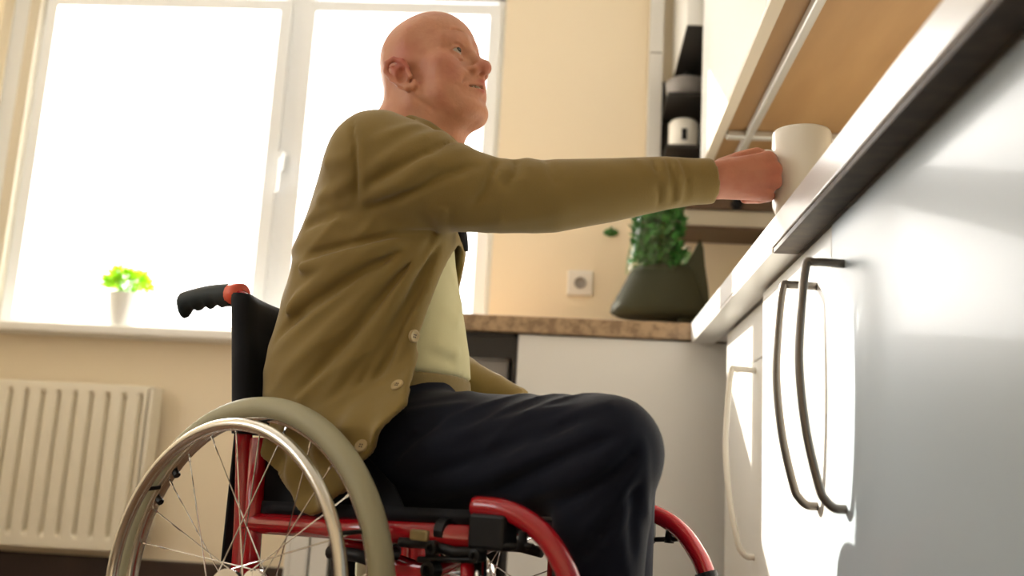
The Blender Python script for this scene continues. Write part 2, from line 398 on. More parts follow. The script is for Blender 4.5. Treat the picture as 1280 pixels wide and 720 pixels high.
# outlet
oc = PY(725, 354, WY-.005)
o = thing('wall_outlet', 'pale square socket on the beige wall above the back worktop', 'socket', (oc[0], WY, oc[2]))
obj('plate', B(-.046, .046, -.011, 0, -.046, .046), M['outlet'], o, bevel=.006)
obj('socket_well', lathe(bmesh.new(), [(.021, -.002), (.021, .003), (.018, .003), (.016, -.0), (.001, -.0)], 24, Matrix.Translation((0, -.012, 0)) @ Matrix.Rotation(PI/2, 4, 'X')), M['grey'], o, smooth=True)
# hook with a small green sprig
hc = PY(764, 290, WY-.01)
o = thing('wall_hook', 'small olive green hook on the beige wall under the outstretched arm', 'hook', (hc[0], WY, hc[2]))
obj('plate', lathe(bmesh.new(), [(.001, 0), (.028, 0), (.026, .006), (.001, .007)], 20, Matrix.Rotation(PI/2, 4, 'X') @ Matrix.Scale(.55, 4, (0, 1, 0))), M['herb'], o, smooth=True)
obj('peg', TB([(0, -.004, 0), (0, -.03, 0), (0, -.036, .012)], .005, 8), M['herb'], o, smooth=True)

# grocery bag with greens
gy = 3.12
def G(px, py, y=gy): return PY(px, py, y)
g = thing('grocery_bag', 'dark olive slouching fabric bag on the back worktop', 'bag', (G(822, 400)[0], gy, CT+.001))
ring = [(758, 399, .085), (762, 385, .09), (776, 362, .085), (785, 342, .075), (795, 328, .06)]
rR = [(884, 403), (886, 392), (880, 366), (872, 345), (870, 335)]
bm = bmesh.new(); rings = []; NN = 28
for (lx, lyy, dd), (qx, qy) in zip(ring, rR):
    a = G(lx, lyy); b = G(qx, qy); z = max(CT+.001, (a[2]+b[2])/2); cx = (a[0]+b[0])/2; hw = (b[0]-a[0])/2
    rings.append([bm.verts.new((cx+hw*abs(math.cos(t_))**.8*math.copysign(1, math.cos(t_))*(1+.03*math.sin(5*t_+z*40)), gy+dd*math.sin(t_)*(1+.06*math.sin(4*t_+z*30)), z)) for t_ in [2*PI*k/NN for k in range(NN)]])
for A, C in zip(rings, rings[1:]):
    for k in range(NN): bm.faces.new((A[k], A[(k+1) % NN], C[(k+1) % NN], C[k]))
bm.faces.new(rings[0][::-1]); bm.faces.new(rings[-1])
keep(obj('sack', bm, M['bag'], smooth=True, subd=1), g)
# upright pointed flap
pk = [G(846, 345), G(858, 330), G(868, 312), G(874, 301), G(878, 312), G(880, 335), G(884, 362), G(886, 392)]
bm = bmesh.new(); fr_ = [bm.verts.new((p[0], gy-.02, p[2])) for p in pk]+[bm.verts.new((G(846, 392)[0], gy-.03, CT+.02))]
bm.faces.new(fr_); fl = obj('flap', bm, M['bag']); s = fl.modifiers.new('t', 'SOLIDIFY'); s.thickness = .03; s.offset = 0; b_ = fl.modifiers.new('b', 'BEVEL'); b_.width = .008; b_.segments = 3
keep(fl, g)
lf = thing('leafy_greens', 'bunch of leafy greens standing up out of the olive bag', 'vegetable', (G(820, 330)[0], gy, G(820, 335)[2]))
bm = bmesh.new(); stm = bmesh.new()
for i in range(1100):
    px, py = random.uniform(786, 852), random.uniform(252, 336)
    if px < 790+(336-py)*.10: continue
    c_ = PY(px, py, gy+random.uniform(-.06, .06)); d = Vector((random.gauss(0, .6), random.gauss(0, .6), random.uniform(.1, 1))).normalized()
    leaf(bm, c_, Vector(c_)+d*random.uniform(.02, .042), .010, (random.gauss(0, 1), random.gauss(0, 1), random.gauss(0, 1)))
keep(obj('leaves', bm, M['herb']), lf)
for i in range(26):
    a = G(random.uniform(800, 845), 338, gy+random.uniform(-.04, .04)); b = G(random.uniform(790, 850), random.uniform(262, 300), gy+random.uniform(-.04, .04))
    tube(stm, [a, b], .0022, 6)
keep(obj('stems', stm, M['herb']), lf)
# clear cellophane sleeve round the greens
bm = bmesh.new(); rr_ = []
for (lx, ly_, qx) in ((782, 342, 852), (784, 322, 850), (790, 295, 848), (795, 262, 850)):
    a = G(lx, ly_); b = G(qx, ly_); cx = (a[0]+b[0])/2; hw = (b[0]-a[0])/2
    rr_.append([bm.verts.new((cx+hw*math.cos(2*PI*k/22)*(1+.05*math.sin(k*2.7)), gy+.085*math.sin(2*PI*k/22)*(1+.05*math.sin(k*3.1)), a[2])) for k in range(22)])
for A, C in zip(rr_, rr_[1:]):
    for k in range(22): bm.faces.new((A[k], A[(k+1) % 22], C[(k+1) % 22], C[k]))
keep(obj('clear_wrapping', bm, M['clear'], smooth=True), lf)
# glass bottles behind the bag
for i, (px, y_, lab) in enumerate(((845, 3.29, 'tall green glass bottle just right of the greens, behind the olive bag'), (857, 3.36, 'second green glass bottle, right of the first one against the wall'))):
    bb = PY(px, 395, y_)
    o = thing('glass_bottle', lab, 'bottle', (bb[0], y_, CT+.0008), 'bottles behind the bag')
    obj('glass', lathe(bmesh.new(), [(.001, 0), (.032, 0), (.035, .006), (.035, .19), (.028, .22), (.014, .25), (.012, .31), (.0145, .312), (.0145, .32), (.010, .32)], 28), M['bottle'], o, smooth=True)
    obj('cap', lathe(bmesh.new(), [(.001, .3205), (.0155, .3205), (.0155, .338), (.001, .338)], 20), M['chrome'], o)
    obj('label', lathe(bmesh.new(), [(.0354, .06), (.0356, .06), (.0356, .14), (.0354, .14)], 28), M['black'], o, smooth=True)

# right back corner: brown shelf and pale box unit on the wall under the upper cupboards
z1_, z2_, z3_ = PY(890, 246, WY-.2)[2], PY(890, 262, WY-.2)[2], PY(890, 287, WY-.2)[2]
s = thing('cooker_hood', 'dark brown and beige hood on the back wall beneath the wall cabinets', 'hood', (.62, WY-.1, z3_))
hx0, hx1 = PY(851, 265, WY-.2)[0], RX-.02
keep(obj('canopy', B(hx0, hx1, WY-.22, WY-.002, z2_, z2_+.14), M['brown'], bevel=.006), s)
keep(obj('visor', B(hx0+.01, hx1, WY-.2, WY-.002, z3_+.012, z2_-.0005), M['edge'], bevel=.005), s)
keep(obj('trim_lip', B(hx0, hx1, WY-.205, WY-.002, z3_, z3_+.012), M['brown'], bevel=.003), s)
keep(obj('knob', lathe(bmesh.new(), [(.001, 0), (.02, 0), (.018, .025), (.001, .027)], 20, Matrix.Translation((PY(921, 256, WY-.22)[0], WY-.22, PY(921, 256, WY-.22)[2])) @ Matrix.Rotation(PI/2, 4, 'X')), M['black'], smooth=True), s)
# ------------------------------------------------------------------ right run: worktop and base cabinets
YS = 1.72
w = thing('worktop', 'long white worktop along the right, running from the near right corner to the back run', 'worktop', (.65, 1.2, CT))
keep(obj('slab', B((CF, RX-.003, -.9, 2.898, .918, CT)), M['wtop'], bevel=.0025), w)
keep(obj('underside_board', B((CF+.003, .3812, -.9, YS, .908, .9175)), M['chip'], bevel=.001), w)
keep(obj('underside_lip', B((CF+.001, .402, YS+.004, 2.897, .910, .9175)), M['cab'], bevel=.001), w)
def unit(label, y0, y1, xf, mt, handles, drawer=None, name='base_cabinet'):
    c = thing(name, label, 'cabinet', (.68, (y0+y1)/2, 0))
    keep(obj('body', B((xf+.02, RX-.004, y0, y0+.018, .1, .9165), (xf+.02, RX-.004, y1-.018, y1, .1, .9165), (xf+.02, RX-.004, y0, y1, .1, .118), (xf+.02, RX-.004, y0, y1, .87, .9165), (RX-.012, RX-.004, y0, y1, .1, .9165)), M['cab']), c)
    keep(obj('plinth', B(xf+.07, xf+.085, y0, y1, 0, .1), M['grey']), c)
    zt_ = .904 if drawer is None else drawer-.003
    if drawer:
        dr = keep(obj('drawer_front', B(xf, xf+.019, y0+.002, y1-.002, drawer, .904), mt, bevel=.002), c)
    d = keep(obj('door', B(xf, xf+.019, y0+.002, y1-.002, .11, zt_), mt, bevel=.002), c)
    for (y, z0, z1, m_) in handles:
        h = handle(None, y, xf, z0, z1, m_); h.parent = d; h.matrix_parent_inverse = Matrix.Translation(Vector((0, 0, 0)))
    return c
h1t, h1b = P(1050, 326, 1.42)[2], P(1013, 633, 1.42)[2]
unit('nearest cabinet, large pale blue glossy door with an arched steel handle at its far edge', .52, 1.50, .382, M['gloss'], [(1.43, h1b, h1t, M['steel'])])
unit('white base cabinet just beyond the pale blue door, with an arched steel handle', 1.505, 2.06, .384, M['cab'], [(1.60, h1b, h1t, M['steel'])])
unit('farthest of the right-hand base cabinets, white with a drawer above and a curved handle coloured pale as if sunlit', 2.065, 2.66, .403, M['cab'], [(2.24, P(897, 690, 2.24)[2], P(897, 462, 2.24)[2], M['cream'])], drawer=.785)  # handle takes cream instead of steel to stand for sunlight on it
unit('base cabinet beside the camera, right of the picture edge', -.5, .515, .382, M['gloss'], [(-.4, h1b, h1t, M['steel'])])

# ------------------------------------------------------------------ upper cabinets on the right wall
UX = .368; UZ = 1.49; UY1 = 3.02
uy0 = .9
c = thing('wall_cabinet', 'white wall cabinet with a bare wooden underside, high above the right worktop', 'wall cabinet', (.68, 2, UZ))
keep(obj('underside_panel', B(UX+.021, RX-.003, uy0, UY1-.002, UZ+.004, UZ+.016), M['ply']), c)
keep(obj('body', B((UX+.021, RX-.004, uy0, uy0+.018, UZ+.017, 2.4), (UX+.021, RX-.004, UY1-.018, UY1, UZ+.017, 2.4), (UX+.021, RX-.004, uy0, UY1, 2.38, 2.4), (RX-.012, RX-.004, uy0, UY1, UZ+.017, 2.38)), M['cab']), c)
ye = [uy0, 1.61, 2.32, 3.02]
gp = PY(881, 25, 2.78)
for i, (a, b) in enumerate(((uy0, 1.95), (1.953, 2.80), (2.803, UY1))):
    if i == 2:
        keep(obj('door', B(UX, UX+.018, a, b, UZ, 2.4), M['cab'], bevel=.0015), c)
    else: keep(obj('door', B(UX, UX+.018, a, b, UZ, 2.4), M['cab'], bevel=.0015), c)
keep(obj('edge_strip', B(UX+.0005, UX+.030, uy0, UY1-.001, UZ-.009, UZ-.0005), M['edge'], bevel=.001), c)
# rails under the cabinet
r_ = thing('hanging_rail', 'pale metal rail frame fixed under the wooden cabinet underside', 'rail', (.6, 2, UZ))
rxx = .463
keep(obj('long_bar', B(rxx-.011, rxx+.011, uy0+.05, 2.93, UZ-.022, UZ+.0035), M['rail'], bevel=.005, seg=3), r_)
keep(obj('cross_bar', B(UX+.034, RX-.02, 2.70, 2.728, UZ-.018, UZ+.0032), M['rail'], bevel=.005, seg=3), r_)

# corner cupboard and tall side panel on the back wall
cz = PY(830, 100, WY-.02)[2]
c = thing('corner_cabinet', 'white corner wall cupboard over a dark open niche, far end of the right wall', 'wall cabinet', (.6, 3.2, cz))
keep(obj('body', B((.316, RX-.004, UY1+.004, WY-.003, cz, 2.6),), M['cab'], bevel=.002), c)
sp0, sp1 = PY(812, 60, WY-.05)[0], PY(829, 60, WY-.05)[0]
z1s = PY(820, 68, WY-.05)[2]
keep(obj('side_post', B((sp0, sp1, WY-.06, WY-.002, 1.33, z1s), (sp0-.0, sp1, WY-.06, WY-.002, z1s+.004, 2.6)), M['cab'], bevel=.002), c)
keep(obj('underside', B((.318, RX-.006, UY1+.006, WY-.004, cz-.004, cz-.0005)), M['dark']), c)
keep(obj('niche_back', B((sp1+.002, RX-.004, WY-.012, WY-.003, z2_+.145, cz-.005),), M['dark']), c)
nz = [PY(846, 190, 3.3)[2], PY(846, 126, 3.3)[2]]
for z in nz: keep(obj('shelf', B(sp1+.002, RX-.02, 3.22, WY-.013, z-.012, z), M['dark']), c)
a = PY(848, 152, 3.3)
t = thing('white_canister', 'white container with a dark mark standing in the dark niche', 'container', (a[0]+.02, 3.31, nz[0]+.0005))
obj('jar', lathe(bmesh.new(), [(.001, 0), (.05, 0), (.052, .01), (.052, .10), (.045, .112), (.001, .112)], 28), M['cream'], t, smooth=True)
obj('clasp', B(-.012, .006, -.056, -.05, .03, .07), M['black'], t)
t = thing('rounded_pan', 'greyish brown rounded pot on the upper shelf of the dark niche', 'pot', (a[0]+.03, 3.32, nz[1]+.0005))
obj('bowl', lathe(bmesh.new(), [(.001, 0), (.05, 0), (.072, .03), (.076, .07), (.07, .075), (.001, .09)], 28), M['grey'], t, smooth=True)
obj('lid_knob', lathe(bmesh.new(), [(.008, .085), (.008, .1), (.016, .104), (.012, .112), (.001, .114)], 16), M['black'], t, smooth=True)
b_ = PY(843, 190, 3.3)

# ------------------------------------------------------------------ mug
mc = P(1002, 195, 1.755)
mz0 = CT+.0006; mzt = P(998, 155, 1.75)[2]-.011
mg = thing('mug', 'tall plain cream mug gripped by the outstretched hand at the worktop edge', 'mug', (mc[0], mc[1], mz0))
hh = mzt-mz0
obj('cup', lathe(bmesh.new(), [(.001, 0), (.040, 0), (.044, .004), (.050, .02), (.052, hh*.5), (.051, hh-.004), (.0495, hh), (.0475, hh-.003), (.047, .02), (.030, .007), (.001, .006)], 48), M['cream'], mg, smooth=True)
obj('mug_handle', TB(smoothpath([(-.048, 0, hh*.74), (-.068, -.002, hh*.73), (-.078, -.003, hh*.54), (-.068, -.002, hh*.34), (-.048, 0, hh*.32)], 6), .0065, 10), M['cream'], mg, smooth=True)
# ------------------------------------------------------------------ wheelchair (local frame: x forward, y to its left, z up)
PSI = math.radians(-31.0)
HUB = np.array([-.4937, 1.5546, .300])
fw = np.array([math.cos(PSI), math.sin(PSI), 0]); lf_ = np.array([-math.sin(PSI), math.cos(PSI), 0])
C0 = HUB+lf_*.295; C0[2] = 0
wc = thing('wheelchair', 'red framed manual wheelchair with grey tyres and black upholstery, carrying the seated man', 'wheelchair', tuple(C0))
wc.rotation_euler = (0, 0, PSI)
def Wl(px, py, l):
    d = _F+_R*(px-640)/FPX-_U*(py-360)/FPX; q = _O-C0
    t = (l-q@lf_)/(d@lf_); p = q+d*t
    return np.array([p@fw, l, p[2]])
def T2W(v): return C0+fw*v[0]+lf_*v[1]+np.array([0, 0, v[2]])
def ring_torus(R, prof, n=96):
    """sweep a closed cross-section (radial, axial) round the wheel axis (local y)"""
    bm = bmesh.new(); rg = [[bm.verts.new(((R+a)*math.cos(2*PI*k/n), b, (R+a)*math.sin(2*PI*k/n))) for a, b in prof] for k in range(n)]
    m_ = len(prof)
    for k in range(n):
        A, C = rg[k], rg[(k+1) % n]
        for j in range(m_): bm.faces.new((A[j], A[(j+1) % m_], C[(j+1) % m_], C[j]))
    return bm
def circ(r, n=14, ax=1.0): return [(r*math.cos(2*PI*k/n), r*ax*math.sin(2*PI*k/n)) for k in range(n)]
spoke_me = None
def wheel(side, flat):
    global spoke_me
    w = obj('rear_wheel', ring_torus(.270, [(-.003, -.010), (-.005, -.007), (-.005, .007), (-.003, .010), (.006, .0125), (.008, .010), (.002, .006), (.002, -.006), (.008, -.010), (.006, -.0125)]), M['alu'], wc, smooth=True)
    w.location = (0, side*.295, .300); w.rotation_euler = (side*math.radians(1.7), 0, 0)
    out = side
    obj('tyre', ring_torus(.2862, circ(.0188, 20)), M['tire'], w, smooth=True)
    obj('handrim', ring_torus(.2562, [(a, b+out*.0487) for a, b in circ(.0098, 14)]), M['alu'], w, smooth=True)
    obj('hub', lathe(bmesh.new(), [(.001, -.040), (.012, -.04), (.012, -.032), (.040, -.031), (.040, -.027), (.026, -.024), (.026, .018), (.040, .021), (.041, .025), (.041, .030), (.018, .031), (.018, .040), (.001, .042)], 32, Matrix.Rotation(-PI/2*out, 4, 'X')), M['chrome'], w, smooth=False)
    n = 28
    for k in range(n):
        a = 2*PI*k/n; s = 1 if k % 2 else -1; tw = (1 if (k//2) % 2 else -1)*1.25
        p0 = (.038*math.cos(a+tw), s*.026, .038*math.sin(a+tw)); p1 = (.266*math.cos(a), 0, .266*math.sin(a))
        bm = tube(bmesh.new(), [p0, p1], .0011, 6); q = [p0[i]+(p1[i]-p0[i])*.95 for i in range(3)]; tube(bm, [q, p1], .0021, 6)
        obj('spoke', bm, M['chrome'], w)
    for k in range(6):
        a = 2*PI*(k+.42)/6; c, s_ = math.cos(a), math.sin(a)
        obj('rim_tab', TB([(.266*c, out*.010, .266*s_), (.258*c, out*.042, .258*s_)], .0035, 8), M['black'], w)
    for a in (2.4, 2.62):
        c, s_ = math.cos(a), math.sin(a)
        obj('spoke_reflector', TB([(.256*c, 0, .256*s_), (.266*c, 0, .266*s_)], .006, 8), M['black'], w)
wheel(-1, True); wheel(1, False)
obj('axle', TB([(0, -.265, .3), (0, .265, .3)], .0125, 16), M['steel'], wc, smooth=True)
FL = .215   # half width of the frame
ptop = Wl(306, 366, -FL); pbot = Wl(301, 690, -FL)
fb = ptop[0]; zbk = ptop[2]
zs0 = Wl(330, 652, -FL)[2]; zs1 = Wl(600, 668, -FL)[2]; f1s = Wl(610, 668, -FL)[0]
print('chair: post f', fb, pbot, 'top', zbk, 'rail z', zs0, zs1, 'front', f1s)
fpost = -.098
for s in (-1, 1):
    y = s*FL
    obj('back_post', TB(smoothpath([(fpost+.004, y, .27), (fpost-.010, y, .45), (fpost-.036, y, .62), (fb-.0, y, zbk-.03), (fb-.012, y, zbk-.008), (fb-.03, y, zbk)], 4), .0145, 16), M['red'], wc, smooth=True)
    # push handle with finger notches
    e = Wl(229, 378, -FL); e[1] = y; st = np.array([fb-.028, y, zbk])
    dirv = e-st; Lh = np.linalg.norm(dirv); dirv /= Lh; dn = np.array([-dirv[2], 0, dirv[0]]); dn = dn if dn[2] < 0 else -dn
    pth = []; rad = []; bm = bmesh.new(); N = 44; rg = []
    for i in range(N+1):
        t = i/N; c = st+dirv*(Lh*t)+np.array([0, 0, .004*math.sin(PI*t)]); r_ = .0190 if 0 < i < N else .009
        if i == 1 or i == N-1: r_ = .0175
        notch = 0
        if .22 < t < .93: notch = .0075*abs(math.sin((t-.22)/.71*3*PI))**.7 - .003
        extra = .009 if t > .93 else 0
        row = []
        for k in range(16):
            a = 2*PI*k/16; up = -math.cos(a); rr = r_
            if up < 0: rr = r_+(-up)*(extra+.004-notch) if 0 < i < N else r_
            row.append(bm.verts.new(tuple(c+(-dn)*up*rr+np.array([0, 1, 0])*math.sin(a)*r_)))
        rg.append(row)
    for A, C in zip(rg, rg[1:]):
        for k in range(16): bm.faces.new((A[k], A[(k+1) % 16], C[(k+1) % 16], C[k]))
    bm.faces.new(rg[0][::-1]); bm.faces.new(rg[-1])
    g_ = obj('push_handle', bm, M['grip'], wc, smooth=True)
    obj('grip_collar', TB([tuple(st-dirv*.020+np.array([0, 0, -.004])), tuple(st+dirv*.006)], .0198, 16), M['redor'], g_, smooth=True)
    # seat rail
    obj('seat_rail', TB([(fpost+.01, y, zs0-.004), (f1s+.02, y, zs1-.004)], .0165, 16), M['red'], wc, smooth=True)
    # gusset plate between post and rail
    obj('axle_bar', TB([(fpost+.030, y, .235), (fpost+.014, y, .542)], .0150, 14), M['red'], wc, smooth=True)
    # vertical front frame tube & caster
    obj('front_tube', TB([(f1s-.035, y, zs1-.012), (f1s-.02, y, .205)], .0100, 14), M['red'], wc, smooth=True)
    obj('front_sleeve', TB([(f1s-.012, y+.0*s, zs1-.03), (f1s+.004, y, .215)], .0100, 14), M['chrome'], wc, smooth=True)
    obj('lower_rail', TB([(fpost+.02, y, .285), (f1s-.03, y, .245)], .0120, 14), M['red'], wc, smooth=True)
    cw = obj('caster_wheel', ring_torus(.058, circ(.0165, 14)), M['tire'], wc, smooth=True); cw.location = (f1s-.05, y, .0745)
    obj('caster_hub', lathe(bmesh.new(), [(.001, -.018), (.044, -.014), (.044, .014), (.001, .018)], 24, Matrix.Rotation(PI/2, 4, 'X')), M['black'], cw, smooth=False)
    obj('caster_fork', B((f1s-.068, f1s-.020, y-.024, y-.019, .06, .165), (f1s-.068, f1s-.020, y+.019, y+.024, .06, .165), (f1s-.068, f1s-.0, y-.024, y+.024, .165, .205)), M['black'], wc, bevel=.004)
# brake + clamp hardware under the right-hand rail (and mirrored)
for s in (-1, 1):
    y = s*FL
    def Q(px, py): q = Wl(px, py, -FL); return (q[0], q[2])
    a = Q(595, 641); b = Q(638, 690)
    obj('hinge_block', B(a[0], b[0], y-.018, y+.018, b[1], a[1]), M['black'], wc, bevel=.005)
    a = Q(558, 648)
    obj('rail_band', lathe(bmesh.new(), [(.0155, -.008), (.0185, -.008), (.0185, .008), (.0155, .008)], 20, Matrix.Translation((a[0], y, Q(558, 664)[1])) @ Matrix.Rotation(PI/2, 4, 'Y')), M['black'], wc, smooth=False)
    a = Q(524, 661); b = Q(545, 677)
    obj('clamp', B(a[0], b[0], y-.022, y+.012, b[1], a[1]), M['gold'], wc, bevel=.003)
    p = [Q(508, 677), Q(540, 679), Q(575, 690), Q(612, 690)]
    yo = y+s*.012
    br = obj('brake', TB([(q[0], yo, q[1]) for q in p], .0078, 10), M['black'], wc, smooth=True)
    p = [Q(530, 699), Q(570, 699), Q(602, 700), Q(614, 684)]
    obj('brake_link', TB([(q[0], yo, q[1]) for q in p], .0045, 10), M['black'], br, smooth=True)
    for (px, py, rr) in ((548, 712, .0125), (497, 692, .010), (552, 684, .010), (606, 694, .009)):
        q = Q(px, py)
        obj('brake_pivot', lathe(bmesh.new(), [(.001, -.010), (rr, -.010), (rr, .010), (rr*.55, .011), (rr*.5, .006), (.001, .006)], 20, Matrix.Translation((q[0], yo+s*.004, q[1])) @ Matrix.Rotation(-PI/2*s, 4, 'X')), M['black'], br)
    q0, q1 = Q(612, 683), Q(660, 682); q2, q3 = Q(660, 664), Q(658, 688)
    obj('brake_lever', TB([(q0[0], yo, q0[1]), (q1[0], yo, q1[1])], .0042, 10), M['black'], br, smooth=True)
    obj('lever_knob', TB([(q2[0], yo, q2[1]), (q3[0], yo, q3[1])], [.006, .0085], 12), M['black'], br, smooth=True)
    obj('lever_end', TB([(q1[0]+.0, yo, q1[1]), (q1[0]+.016, yo, q1[1]+.001)], [.005, .0035], 10), M['black'], br, smooth=True)
    p = [Q(420, 665), Q(452, 668), Q(480, 676)]
    obj('brake_shoe', TB([(q[0], y+s*.010, q[1]-.03) for q in p], .010, 10), M['black'], br, smooth=True)
    q = Q(505, 700)
    obj('side_bracket', B(q[0]-.02, Q(545, 700)[0], y-.006, y+.004, .30, zs1-.05), M['red'], wc, bevel=.004)
# X cross brace
for s in (-1, 1):
    obj('cross_brace', TB([(.13+s*.011, -s*(FL-.01), .285), (.13+s*.011, s*(FL-.01), zs0-.02)], .0115, 14), M['red'], wc, smooth=True)
# straps hanging behind the posts
for s in (-1, 1): obj('back_strap', B(fpost-.036, fpost-.030, s*FL-.012, s*FL+.012, .33, .60), M['nylon'], wc, bevel=.002)
# upholstery
bm = bmesh.new(); n1, n2 = 14, 8; g = [[None]*(n2+1) for _ in range(n1+1)]
for i in range(n1+1):
    for j in range(n2+1):
        y = -FL+2*FL*i/n1; sag = .018*(1-(y/FL)**2); f = fpost+.015+(f1s-fpost-.03)*j/n2
        z = zs0+(zs1-zs0)*(j/n2)+.013-sag
        g[i][j] = bm.verts.new((f, y, z))
for i in range(n1):
    for j in range(n2): bm.faces.new((g[i][j], g[i+1][j], g[i+1][j+1], g[i][j+1]))
se = obj('seat_sling', bm, M['nylon'], wc, smooth=True); s = se.modifiers.new('t', 'SOLIDIFY'); s.thickness = .020; s.offset = 1
# back upholstery: a wrap round both posts
bm = bmesh.new(); n1, n2 = 26, 18; zlo, zhi = .548, zbk-.003; rg = []
WR_ = .0198
ys = [-(FL+WR_*math.cos(a*PI/12)) for a in range(7)]+[FL*(-1+2*i/14) for i in range(1, 14)]+[FL+WR_*math.cos(a*PI/12) for a in range(6, -1, -1)]
for j in range(n2+1):
    v = j/n2; z = zlo+(zhi-zlo)*v; row = []
    fc = float(np.interp(z, [.45, .62, zbk-.03, zbk], [fpost-.010, fpost-.036, fb, fb-.008]))
    def th(y): e = max(0, abs(y)-FL)/WR_; return WR_*math.sqrt(max(0, 1-e*e))
    def sg(y): t = max(0, 1-(y/FL)**2); return .030*t
    for y in ys: row.append(bm.verts.new((fc-sg(y)+th(y)*(1-.6*max(0, 1-(y/FL)**4))+.002*math.sin(z*60+y*9), y, z-.010*max(0, 1-(y/FL)**2)*(v > .9))))
    for y in ys[-2:0:-1]: row.append(bm.verts.new((fc-sg(y)-th(y)*(1-.6*max(0, 1-(y/FL)**4)), y, z-.010*max(0, 1-(y/FL)**2)*(v > .9))))
    rg.append(row)
m_ = len(rg[0])
for A, C in zip(rg, rg[1:]):
    for k in range(m_): bm.faces.new((A[k], A[(k+1) % m_], C[(k+1) % m_], C[k]))
bm.faces.new(rg[0][::-1]); bm.faces.new(rg[-1])
obj('back_sling', bm, M['nylon'], wc, smooth=True)
# clothing guards
for s in (-1, 1):
    y = s*(FL-.028)
    a = [(fpost-.012, zs0+.018), (fpost-.018, zs0+.125), (fpost+.05, zs0+.135), (.12, zs0+.125), (.20, zs0+.07), (.235, zs0+.022)]
    bm = bmesh.new(); v = [bm.verts.new((f, y-.002, z)) for f, z in a]; bm.faces.new(v)
    r = bmesh.ops.extrude_face_region(bm, geom=bm.faces[:]); bmesh.ops.translate(bm, verts=[q for q in r['geom'] if isinstance(q, bmesh.types.BMVert)], vec=(0, .004, 0))
    obj('side_guard', bm, M['nylon'], wc, bevel=.0012)
# footrest hangers: big red curved tubes
near = [(592, 633), (625, 637), (655, 650), (680, 672), (698, 700), (712, 735)]
hp = [Wl(x, y, -FL-.005) for x, y in near]
last = hp[-1]; tail = [np.array([last[0]+.035, -FL, last[2]-.10]), np.array([last[0]+.055, -FL, .13])]
for s in (-1, 1):
    pts = [(q[0], s*(FL+.0), q[2]) for q in hp+tail]
    fr_ = obj('footrest_hanger', TB(smoothpath(pts, 6), .0150, 18), M['red'], wc, smooth=True)
    bp = Vector(pts[-2]); 
    obj('hanger_joint', TB([tuple(Vector(pts[5])+Vector((-.0, 0, -.0))), tuple(Vector(pts[5])+(Vector(pts[6])-Vector(pts[5]))*.5)], .0185, 16), M['black'], fr_, smooth=True)
    e = pts[-1]
    obj('footplate', B(e[0]-.07, e[0]+.09, min(s*.04, e[1]), max(s*.04, e[1]), e[2]-.03, e[2]-.018), M['black'], wc, bevel=.004)
    obj('footplate_tube', TB([(e[0], e[1], e[2]+.01), (e[0], e[1], e[2]-.03)], .012, 12), M['chrome'], wc, smooth=True)
print('footplate', pts[-1])
# ------------------------------------------------------------------ the seated man
man = thing('person', 'bald elderly man in khaki cardigan and navy trousers, seated and reaching for the mug', 'person', (float(C0[0]), float(C0[1]), .44))
RG = [(158, 466, 536, 1.80, .070), (184, 446, 562, 1.79, .115), (208, 425, 574, 1.79, .155), (240, 404, 582, 1.79, .178), (290, 388, 583, 1.79, .178), (326, 370, 586, 1.787, .174), (340, 371, 588, 1.785, .172),
      (400, 354, 598, 1.78, .170), (440, 342, 604, 1.775, .170), (475, 333, 606, 1.775, .172), (520, 334, 606, 1.775, .175), (560, 338, 596, 1.775, .178), (600, 350, 580, 1.775, .17)]
rz, rcx, rcy, ra, rb = [], [], [], [], []
for py, l_, r_, dp, hb in RG:
    a, b = P(l_, py, dp), P(r_, py, dp); c = (a+b)/2
    rz.append(c[2]); rcx.append(c[0]); rcy.append(c[1]); ra.append((b[0]-a[0])/2); rb.append(hb)
o_ = np.argsort(rz); rz, rcx, rcy, ra, rb = [np.array(v)[o_] for v in (rz, rcx, rcy, ra, rb)]
def torso(p, ins=0.):
    z = p[..., 2]; cx, cy, a, b = [np.interp(z, rz, v).astype(np.float32) for v in (rcx, rcy, ra, rb)]
    a = a-ins; b = b-ins
    q = ((np.abs(p[..., 0]-cx)/a)**2.3+(np.abs(p[..., 1]-cy)/b)**2.3)**(1/2.3)
    d = (q-1)*np.minimum(a, b)
    return smax(smax(d, z-(rz[-1]-ins), .03), rz[0]-z, .01)
ARM = [(P(471, 199, 1.668), .082), (P(530, 222, 1.645), .079), (P(580, 238, 1.64), .069), (P(625, 246, 1.64), .0605), (P(690, 245, 1.65), .0610), (P(760, 238, 1.66), .0535), (P(830, 229, 1.67), .0450), (P(868, 227, 1.678), .0395), (P(905, 226, 1.685), .0385)]
FARM = [(P(545, 222, 1.97), .072), (P(520, 330, 2.0), .060), (P(515, 440, 1.99), .056), (P(580, 478, 1.92), .046), (P(648, 508, 1.86), .034)]
def chain(p, ch, k=.02, s=0.):
    d = None
    for (a, ra_), (b, rb_) in zip(ch, ch[1:]):
        c = d_cap(p, a, b, ra_+s, rb_+s); d = c if d is None else np.minimum(d, c)
    return d
def base_outer(p):
    return smin(smin(torso(p), chain(p, ARM), .035), chain(p, FARM), .03)
def wr(p, dirn, freq, amp, sd=0.):
    u_ = p@L(dirn); a = p@L((.3, .9, .35)); b = p@L((.8, -.2, .5))
    ph = freq*u_+1.6*np.sin(a*19+sd)+1.3*np.sin(b*13+2*sd)+.8*np.sin(a*31-b*17+sd)
    m = np.clip(.5+.9*np.sin(a*11+sd*3)*np.sin(b*9-sd)+.4*np.sin(u_*7+sd), 0, 1)
    return amp*m*(1-np.abs(np.sin(ph)))**2
